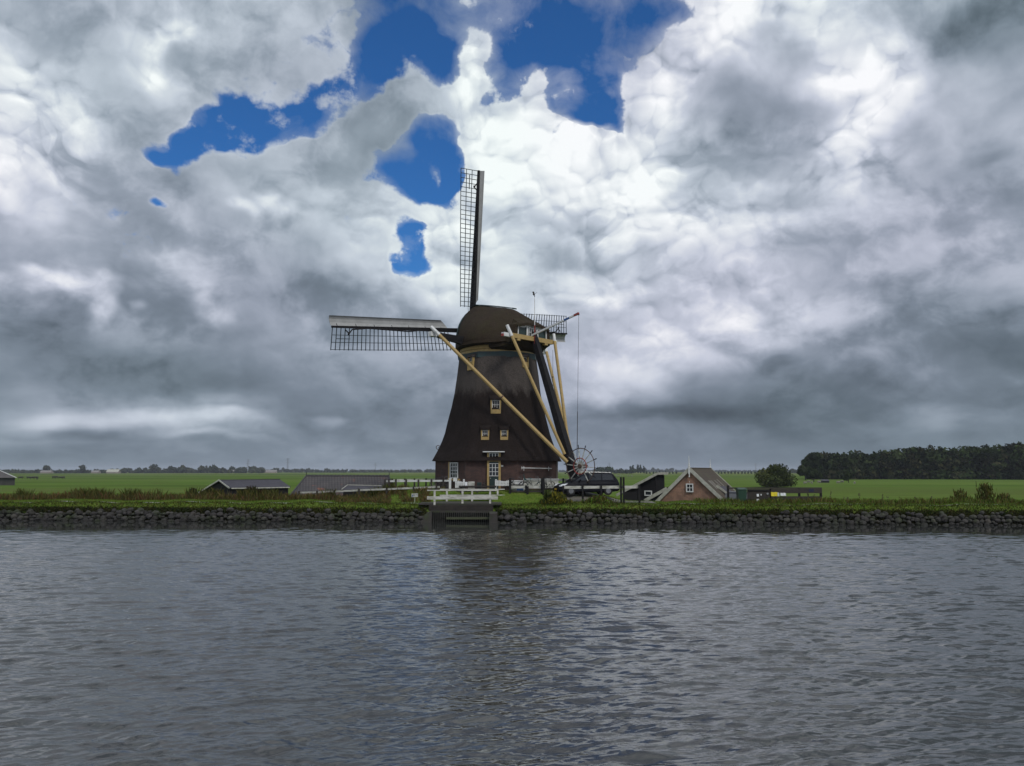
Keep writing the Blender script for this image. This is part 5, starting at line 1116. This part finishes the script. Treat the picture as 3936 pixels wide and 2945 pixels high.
M_cream = mat('cream_trim', (.42, .42, .37), (.28, .28, .23), rough=.7, scale=4)
def gable(name, label, A, B, wR, wL, zR, zL, zg, mw, mroof, trim=None, over=.25, cat='house', tw=.16, ridge=None):
    """ridge from A to B; wR / wL horizontal reach to the eaves on the right / left of the ridge seen from A"""
    A = Vector(A); B = Vector(B); d = (B-A); d.z = 0; d.normalize(); r = Vector((d.y, -d.x, 0)); t = thing(name, (A.x, A.y, zg), label, cat)
    def E(P, s, w, z): q = P+r*s*w; return Vector((q.x, q.y, z))
    m = MB(); a = [E(A, -1, wL, zg), E(A, -1, wL, zL-.05), A-Z*.08, E(A, 1, wR, zR-.05), E(A, 1, wR, zg)]; b = [E(B, -1, wL, zg), E(B, -1, wL, zL-.05), B-Z*.08, E(B, 1, wR, zR-.05), E(B, 1, wR, zg)]
    m.add(a+b, [(4, 3, 2, 1, 0), (5, 6, 7, 8, 9)]+[(i, i+1, 5+i+1, 5+i) for i in (0, 3)]+[(4, 0, 5, 9)]); m.build('wall', mw, t)
    A2 = A-d*over; B2 = B+d*over; rf = None
    for s, w, z in ((1, wR, zR), (-1, wL, zL)):
        k = (w+over)/w; m = MB(); p = [A2, B2, E(B2, s, w+over, B2.z+(z-B.z)*k), E(A2, s, w+over, A2.z+(z-A.z)*k)]; n = (p[1]-p[0]).cross(p[2]-p[0]).normalized(); n = n if n.z > 0 else -n; m.prism(p, n*.09); o = m.build('roof', mroof, t); rf = rf or o
    if trim:
        for P, dd in ((A2, -d), (B2, d)):
            for s, w, z in ((1, wR, zR), (-1, wL, zL)):
                k = (w+over+.05)/w; q = E(P, s, w+over+.05, P.z+(z-(A.z if P is A2 else B.z))*k); m = MB(); m.beam(P+dd*.03+Z*.03, q+dd*.03+Z*.03, .06, tw, up=Z); m.build('barge_board', trim, t)
    m = MB(); m.beam(A2+Z*.08, B2+Z*.08, .22, .10); m.build('ridge_tile', mroof, rf)
    return t, d, r, rf
# brick gable house
al = math.radians(24); A = Vector((13.8, 63.0, 3.62)); B = A+Vector((math.sin(al), math.cos(al), 0))*8.6
t, d, r, rf = gable('brick_house', 'brick gable house with pale barge boards half sunk behind the dike', A, B, 2.6, 2.55, 1.12, 1.12, -1.0, M_brick2, M_moss, M_cream, over=.12, tw=.26)
gc = A-d*.03; wc = on(2651.5, 1875.5, A-d*.03, d); window(t, wc-d*.03, r, -d, .56, .66, 2, 2, M_white, fw=.08, bar=.045, dep=.08)
m = MB(); m.tube(wc-d*.05+Z*.52-r*.0, wc-d*.05+Z*.42, .02, .02, 5); m.build('wall_anchor', M_white, t)
for P, s in ((A-d*.2, 1.), (B+d*.16, .85)):
    m = MB(); b0 = P+Z*-.35*s; m.beam(b0, b0+Z*.62*s, .13, .10, up=d); m.lathe([(.075*s, 0), (.05*s, .1), (.07*s, .16), (.04*s, .22), (.012, .80*s)], b0+Z*.6*s, 8); m.lathe([(.02, -.30), (.07, -.22), (.03, -.14), (.055, -.05), (.05, .02)], b0, 8); m.build('finial', M_white, t)
def roofpt(P, k, w=2.6, z=1.12): q = P+r*w*k; return Vector((q.x, q.y, P.z+(z-P.z)*k+.1))
m = MB()
for kx, k0, k1 in ((1.9, .40, .66), (2.5, .40, .66), (3.1, .40, .66), (4.6, .40, .64), (6.1, .38, .6)):
    P = A+d*kx; m.beam(roofpt(P, k0), roofpt(P, k1), .10, .05)
m.build('skylight_bars', M_cream, rf)
m = MB(); P = A+d*2.6; Q = A+d*6.; m.hexa([roofpt(P, .62), roofpt(P, 1.15)-Z*.1, roofpt(Q, 1.15)-Z*.1, roofpt(Q, .62)], [roofpt(P, .62)+Z*.08, roofpt(P, 1.3)+Z*.45, roofpt(Q, 1.3)+Z*.45, roofpt(Q, .62)+Z*.08]); m.build('dormer_roof', M_roofgrey, rf)
m = MB(); m.beam(roofpt(P, .60)+Z*.12, roofpt(P, 1.3)+Z*.47, .08, .16); m.build('dormer_board', M_cream, rf)
# lean-to on its left
lt = thing('lean_to', (10.9, 64.4, -1), 'low lean-to with a pale sloping edge board left of the brick gable', 'outbuilding')
p0 = at(2563, 1878, 64.9); p1 = at(2478, 1925, 65.6); m = MB(); m.beam(p0, p1, .1, .26); m.build('edge_board', M_cream, lt)
m = MB(); m.prism([p0+Z*.1+Vector((.02,.08,0)), p1+Z*.1+Vector((.02,.08,0)), p1+Z*0+Vector((0,.08,0)), p0+Vector((0,.08,0))], Vector((1.2, 3.0, 0))); m.build('roof', M_moss, lt)
m = MB(); m.prism([(p0.x, p0.y+.1, p0.z-.02), (p1.x+.1, p1.y+.1, p1.z), (p1.x+.1, p1.y+.1, -1), (p0.x, p0.y+.1, -1)], Vector((1.1, 2.8, 0))); m.build('wall', M_blackwood, lt)
# black shed
S0 = at(2520, 1828, 66); S0.y = 66; sd = Vector((.395, .919, 0)); fl = Vector((-.919, .395, 0)); sh = thing('black_shed', (S0.x, 66, -1), 'black boarded shed with a one-slope roof and pale fascia left of the brick house', 'shed')
Lf = 2.75; zt0 = 3.12; zt1 = 1.72; C0 = Vector((S0.x, 66, 0)); C1 = C0+fl*Lf
m = MB(); m.prism([C0-Z*1, C0+Z*zt0, C1+Z*zt1, C1-Z*1], sd*3.2); m.build('wall', M_blackwood, sh)
m = MB(); ov = .22; a0 = C0-fl*ov-sd*ov+Z*(zt0+.08+.1); a1 = C1+fl*.5-sd*ov+Z*(zt1-.20); m.prism([a0, a1, a1+Z*.07, a0+Z*.07], sd*(3.2+2*ov)); m.build('roof', M_roofgrey, sh)
m = MB(); m.beam(a0-Z*.02-sd*.03, a1-Z*.02-sd*.03, .05, .2); m.beam(a0-Z*.02-fl*.03, a0-Z*.02-fl*.03+sd*(3.2+2*ov), .05, .2); m.build('fascia', M_cream, sh)
wc = on(2492, 1896, C0-sd*.02, sd); window(sh, wc-sd*.02, -fl, -sd, .62, .42, 1, 1, M_white, fw=.08, dep=.06)
# second dark low fence/wall left of shed
m = MB(); a = at(2399, 1891, 65); b = at(2450, 1891, 65); m.box(((a.x+b.x)/2, 65.2, (a.z-1)/2), (b.x-a.x, .12, a.z+1)); m.build('garden_wall', M_blackwood, base=((a.x+b.x)/2, 65.2, -1), label='low black boarded wall joining the shed on its left', cat='wall')
# low barn with white gable boards
A = Vector((-28.7, 80, 2.50)); B = Vector((-24.5, 85.2, 2.52))
t, d, r, rf = gable('low_barn', 'low dark barn with white barge boards and grey roof sunk behind the dike', A, B, 1.75, 5.2, 1.84, .68, -1., M_blackwood, M_roofgrey, None, over=.15, cat='barn')
for s, w, z in ((1, 1.75, 1.84), (-1, 5.2, .68)):
    q = A+r*s*(w+.15); m = MB(); m.beam(A-d*.2+Z*.08, Vector((q.x, q.y, A.z+(z-A.z)*(w+.15)/w))-d*.2+Z*.06, .05, .13); m.build('barge_board', M_weath, t)
q0 = A+r*1.92; q1 = B+r*1.92; m = MB(); m.beam(Vector((q0.x, q0.y, 1.80)), Vector((q1.x, q1.y, 1.80)), .12, .10); m.build('gutter', M_weath, t)
# old tiled barn
A = Vector((-19.9, 78.5, 2.90)); B = Vector((-11.85, 78.3, 2.88)); tb = thing('tiled_barn', (A.x, A.y, -1), 'long barn roof of old grey and orange pantiles left of the mill', 'barn')
ft, bk = 74.3, 82; e0 = Vector((A.x-.75, ft, .62)); e1_ = Vector((B.x+.75, ft-.2, .62)); g0 = Vector((A.x-.75, bk, .62)); g1 = Vector((B.x+.75, bk, .62))
m = MB(); m.prism([A, B, e1_, e0], Vector((0, -.03, .1))); rf = m.build('roof', M_tile, tb); m = MB(); m.prism([A, B, g1, g0], Vector((0, .03, .1))); m.build('roof', M_tile, tb)
m = MB(); m.hexa([(A.x-.5, ft+.3, -1), (B.x+.5, ft+.1, -1), (B.x+.5, bk-.3, -1), (A.x-.5, bk-.3, -1)], [(A.x-.5, ft+.3, .60), (B.x+.5, ft+.1, .60), (B.x+.5, bk-.3, .60), (A.x-.5, bk-.3, .60)]); m.prism([(A.x-.45, ft+.3, .6), (A.x-.05, 78.4, 2.8), (A.x-.45, bk-.3, .6)], (.1, 0, 0)); m.build('wall', M_blackwood, tb)
m = MB(); N_ = 22
for i in range(N_): p = A.lerp(B, (i+.5)/N_); m.tube(p+Vector((-.19, 0, .10)), p+Vector((.19, 0, .13)), .09, .11, 7)
m.build('ridge_tiles', M_slate, rf)
for P in (A, B): m = MB(); m.beam(P+Z*.05, P+Z*.5, .07, .07, up=(0, 1, 0), w2=.03); m.build('finial', M_tar, tb)
for P, e in ((A, e0), (B, e1_)): m = MB(); m.beam(P+Vector((0, -.05, .08)), e+Vector((0, -.05, .1)), .12, .12); m.build('edge_board', M_slate, tb)
gs = thing('garden_shed', (-14.2, 70.5, -1), 'small grey felt roofed shed in front of the tiled barn roof', 'shed')
p = [at(1314, 1883, 70), at(1336, 1867, 71.6), at(1466, 1870, 71.6), at(1470, 1884, 70)]; m = MB(); m.prism(p, Vector((0, .03, .05))); m.build('roof', M_roofgrey, gs)
m = MB(); m.beam(p[0]+Vector((0, -.02, .05)), p[1]+Vector((0, -.02, .07)), .06, .06); m.beam(p[1]+Vector((0, -.02, .07)), p[2]+Vector((0, -.02, .07)), .06, .06); m.build('edge', M_cream, gs)
m = MB(); m.hexa([(p[0].x+.1, 70.1, -1), (p[3].x-.1, 70.1, -1), (p[3].x-.1, 73, -1), (p[0].x+.1, 73, -1)], [(p[0].x+.1, 70.1, p[0].z), (p[3].x-.1, 70.1, p[3].z), (p[2].x-.1, 71.8, p[2].z-.05), (p[1].x+.1, 71.8, p[1].z-.05)]); m.build('wall', M_blackwood, gs)
# far left barn with hipped roof
hb_ = thing('farm_shed', (-160, 250, -1), 'grey farm shed with a hipped roof at the left edge of the pasture', 'shed')
m = MB(); e = [(-190, 248), (-152.6, 250), (-161.5, 264), (-195, 262)]; rp_ = [(-190, 255, 5.2), (-165.5, 256, 5.2)]; ze_ = 1.35
m.add([(x, y, ze_) for x, y in e]+rp_, [(0, 1, 5, 4), (1, 2, 5), (2, 3, 4, 5), (3, 0, 4), (3, 2, 1, 0)]); rf = m.build('roof', mat('asbestos_roof', (.085, .078, .075), (.055, .05, .05), scale=.6), hb_); m = MB(); m.beam(Vector((-165.5, 256, 5.25)), Vector((-152.6, 250, 1.4)), .25, .12); m.build('hip_trim', M_white, rf)
m = MB(); m.hexa([(x, y, -1) for x, y in ((-189, 249), (-153.4, 250.7), (-161.7, 263), (-194, 261.5))], [(x, y, ze_-.02) for x, y in ((-189, 249), (-153.4, 250.7), (-161.7, 263), (-194, 261.5))]); m.build('wall', mat('shed_wall', (.05, .047, .043), (.03, .03, .028), scale=.5), hb_)
# distant farmhouses among the trees
M_fwall = mat('far_wall', (.30, .25, .22), (.22, .18, .16), scale=.1); M_froof = mat('far_roof', (.16, .15, .15), (.22, .2, .19), scale=.1)
for i, (u, Y, w, dp, h, lb) in enumerate(((190, 1400, 18, 9, 5, 'long low farmhouse at the foot of the tree line far left'), (445, 1400, 20, 9, 7, 'pale roofed farmhouse in the gap of the left tree line'), (378, 1400, 12, 7, 5, 'small farmhouse left of the pale roofed one'), (870, 1500, 30, 9, 5, 'low pinkish farm building under the far trees'), (925, 1500, 26, 9, 6, 'grey roofed farm building left of the first pylon'), (1045, 1700, 26, 9, 6, 'pale farm building between the two pylons'))):
    x = X_(u, Y); gable('farmhouse', lb, (x-w/2, Y, h-1), (x+w/2, Y+1, h-1), 5, 5, 1.6, 1.6, -1, M_fwall, M_froof if i != 1 else M_cream, None, cat='farmhouse')
m = MB(); ps = thing('field_shed', F3(3175, 1858, 300), 'tiny dark shed at the edge of the pasture below the wood', 'shed'); a = at(3161, 1858, 300); b = at(3187, 1846, 300)
m.hexa([(a.x, 300, -1), (b.x, 300, -1), (b.x, 303, -1), (a.x, 303, -1)], [(a.x, 300, b.z-.3), (b.x, 300, b.z-.3), (b.x, 303, b.z-.3), (a.x, 303, b.z-.3)]); m.build('wall', M_blackwood, ps); m = MB(); m.prism([(a.x-.2, 299.8, b.z-.35), (b.x+.2, 299.8, b.z-.35), (b.x+.2, 301.5, b.z+.2), (a.x-.2, 301.5, b.z+.2)], (0, 0, .1)); m.build('roof', M_roofgrey, ps)
# ------------------------------------------------------------------ pylons
M_steel = mat('galvanised_steel', (.16, .17, .18), (.12, .13, .14), rough=.6)
def pylon(loc, H, label):
    t = thing('pylon', (0, 0, 0), label, 'pylon', 'power pylons on the horizon'); m = MB(); b = H*.055
    c = lambda z: b*(1-z/H*.72); N = 8
    for sx in (-1, 1):
        for sy in (-1, 1): m.beam((sx*c(0), sy*c(0), 0), (sx*c(H), sy*c(H), H), H*.009)
    for i in range(N):
        z0 = H*i/N; z1 = H*(i+1)/N
        for s in (-1, 1):
            m.beam((-c(z0), s*c(z0), z0), (c(z1), s*c(z1), z1), H*.005); m.beam((c(z0), s*c(z0), z0), (-c(z1), s*c(z1), z1), H*.005); m.beam((s*c(z0), -c(z0), z0), (s*c(z1), c(z1), z1), H*.005)
    m.build('lattice_tower', M_steel, t)
    for z, w in ((.96, .17), (.82, .23), (.68, .2)):
        a = MB(); a.beam((-H*w, 0, H*z), (H*w, 0, H*z), H*.012)
        for s in (-1, 1): a.beam((s*H*w, 0, H*z), (0, 0, H*(z+.04)), H*.006)
        a.build('cross_arm', M_steel, t)
    t.location = loc; return t
py0 = pylon((X_(958, 2700), 2700, -1), 42, 'hazy lattice pylon above the trees left of the tiled barn')
for u, Y, l, s in ((1110, 2600, 'tallest hazy pylon just left of the tiled barn roof', 1.05), (1446, 3200, 'small faint pylon above the right end of the tiled barn', .85), (2340, 3400, 'faint pylon above the tree clump right of the capstan wheel', .9), (2900, 3600, 'faintest pylon left of the willow tree', .9)): dup(py0, (X_(u, Y), Y, -1), l, sc=s)
# ------------------------------------------------------------------ cows and sheep in the pasture
M_cow = mat('cow_hide', (.012, .011, .011), (.03, .025, .022), rough=.8, scale=1.2); M_wool = mat('wool', (.24, .23, .2), (.16, .15, .13), rough=1., scale=6)
def animal(name, label, cat, group, mt, L, leg, girth, head_low, hm=None):
    t = thing(name, (0, 0, 0), label, cat, group); m = MB(); rr = []
    H = leg+girth
    for x, zc, rz, ry in ((-.5, H-.50*girth, .18, .14), (-.44, H-.45*girth, .42, .33), (-.25, H-.47*girth, .50, .40), (0, H-.5*girth, .54, .43), (.25, H-.47*girth, .52, .38), (.42, H-.40*girth, .44, .27), (.55, H-.32*girth, .32, .18), (.66, H-(.5 if head_low else .2)*girth, .22, .13), (.74, H-(1.0 if head_low else .15)*girth, .18, .12), (.80, H-(1.45 if head_low else .2)*girth, .17, .11), (.88, H-(1.7 if head_low else .35)*girth, .10, .08)):
        rr.append([Vector((x*L, ry*girth*math.cos(a), zc+rz*girth*math.sin(a))) for a in [2*math.pi*i/8 for i in range(8)]])
    loft(m, rr)
    for x in (-.4, .34):
        for s in (-1, 1): m.tube((x*L, s*girth*.24, leg+girth*.3), (x*L+.02*L, s*girth*.22, leg*.5), girth*.15, girth*.08, 6); m.tube((x*L+.02*L, s*girth*.22, leg*.5), (x*L, s*girth*.22, 0), girth*.075, girth*.07, 6)
    m.tube((-.5*L, 0, H-.2*girth), (-.56*L, 0, leg*.8), girth*.05, girth*.03, 5)
    for s in (-1, 1): hx = .76*L; hz = H-(1.05 if head_low else .05)*girth; m.blob((hx, s*girth*.2, hz), girth*.05, girth*.12, girth*.05, .05, 6, 4)
    m.build('body', mt, t); return t
def spread(proto, spots, labels):
    for i, (u, v, rz) in enumerate(spots):
        e = math.atan((v-1472.5)/FPX)-PITCH; Y = 4.5/math.tan(e); x = X_(u, Y); loc = (x, Y, gzs(x, Y)); lb = labels[i]
        if i == 0: proto.location = loc; proto.rotation_euler = (0, 0, rz); proto['label'] = lb
        else: dup(proto, loc, lb, rz=rz)
cow = animal('cow', 'c', 'cow', 'dark cows grazing at the far left', M_cow, 2.3, .75, .75, True)
spread(cow, [(92, 1842, .2), (123, 1842, 2.9), (138, 1843, .4), (146, 1842, 3.3), (156, 1843, 5.), (220, 1841, .1), (228, 1841, 3.0), (246, 1842, .5), (256, 1841, 2.6)],
       ['dark cow nearest the grey farm shed'] + ['dark cow in the group of four at the far left']*4 + ['dark cow in the right-hand group at the far left']*4)
shp = animal('sheep', 's', 'sheep', 'pale sheep in the pasture', M_wool, 1.1, .35, .55, True)
spread(shp, [(2368, 1833, 0), (2374, 1834, 2), (2381, 1833, 4), (2390, 1834, 1), (2413, 1833, 3), (2426, 1834, .5), (3085, 1862, .3), (3100, 1859, 2.4), (3112, 1861, 1), (3140, 1860, 3), (3212, 1861, .2), (3228, 1858, 2.2), (3275, 1862, 4.)],
       ['pale sheep in the pasture above the dark car']*6 + ['pale sheep in the pasture before the wood']*7)
# ------------------------------------------------------------------ air
m = MB(); m.box((0, 3400, 15.5), (11000, 7400, 35)); 
M = bpy.data.materials.new('air'); M.use_nodes = True; T = NT(M.node_tree); pv = T.n('ShaderNodeVolumePrincipled'); pv.inputs['Color'].default_value = (.82, .88, 1., 1); pv.inputs['Density'].default_value = HAZE; pv.inputs['Anisotropy'].default_value = 0.; out = T.n('ShaderNodeOutputMaterial'); T.put(out.inputs['Volume'], pv.outputs[0])
M.cycles.homogeneous_volume = True if hasattr(M.cycles, 'homogeneous_volume') else None
if HAZE: m.build('haze', M, kind='stuff')
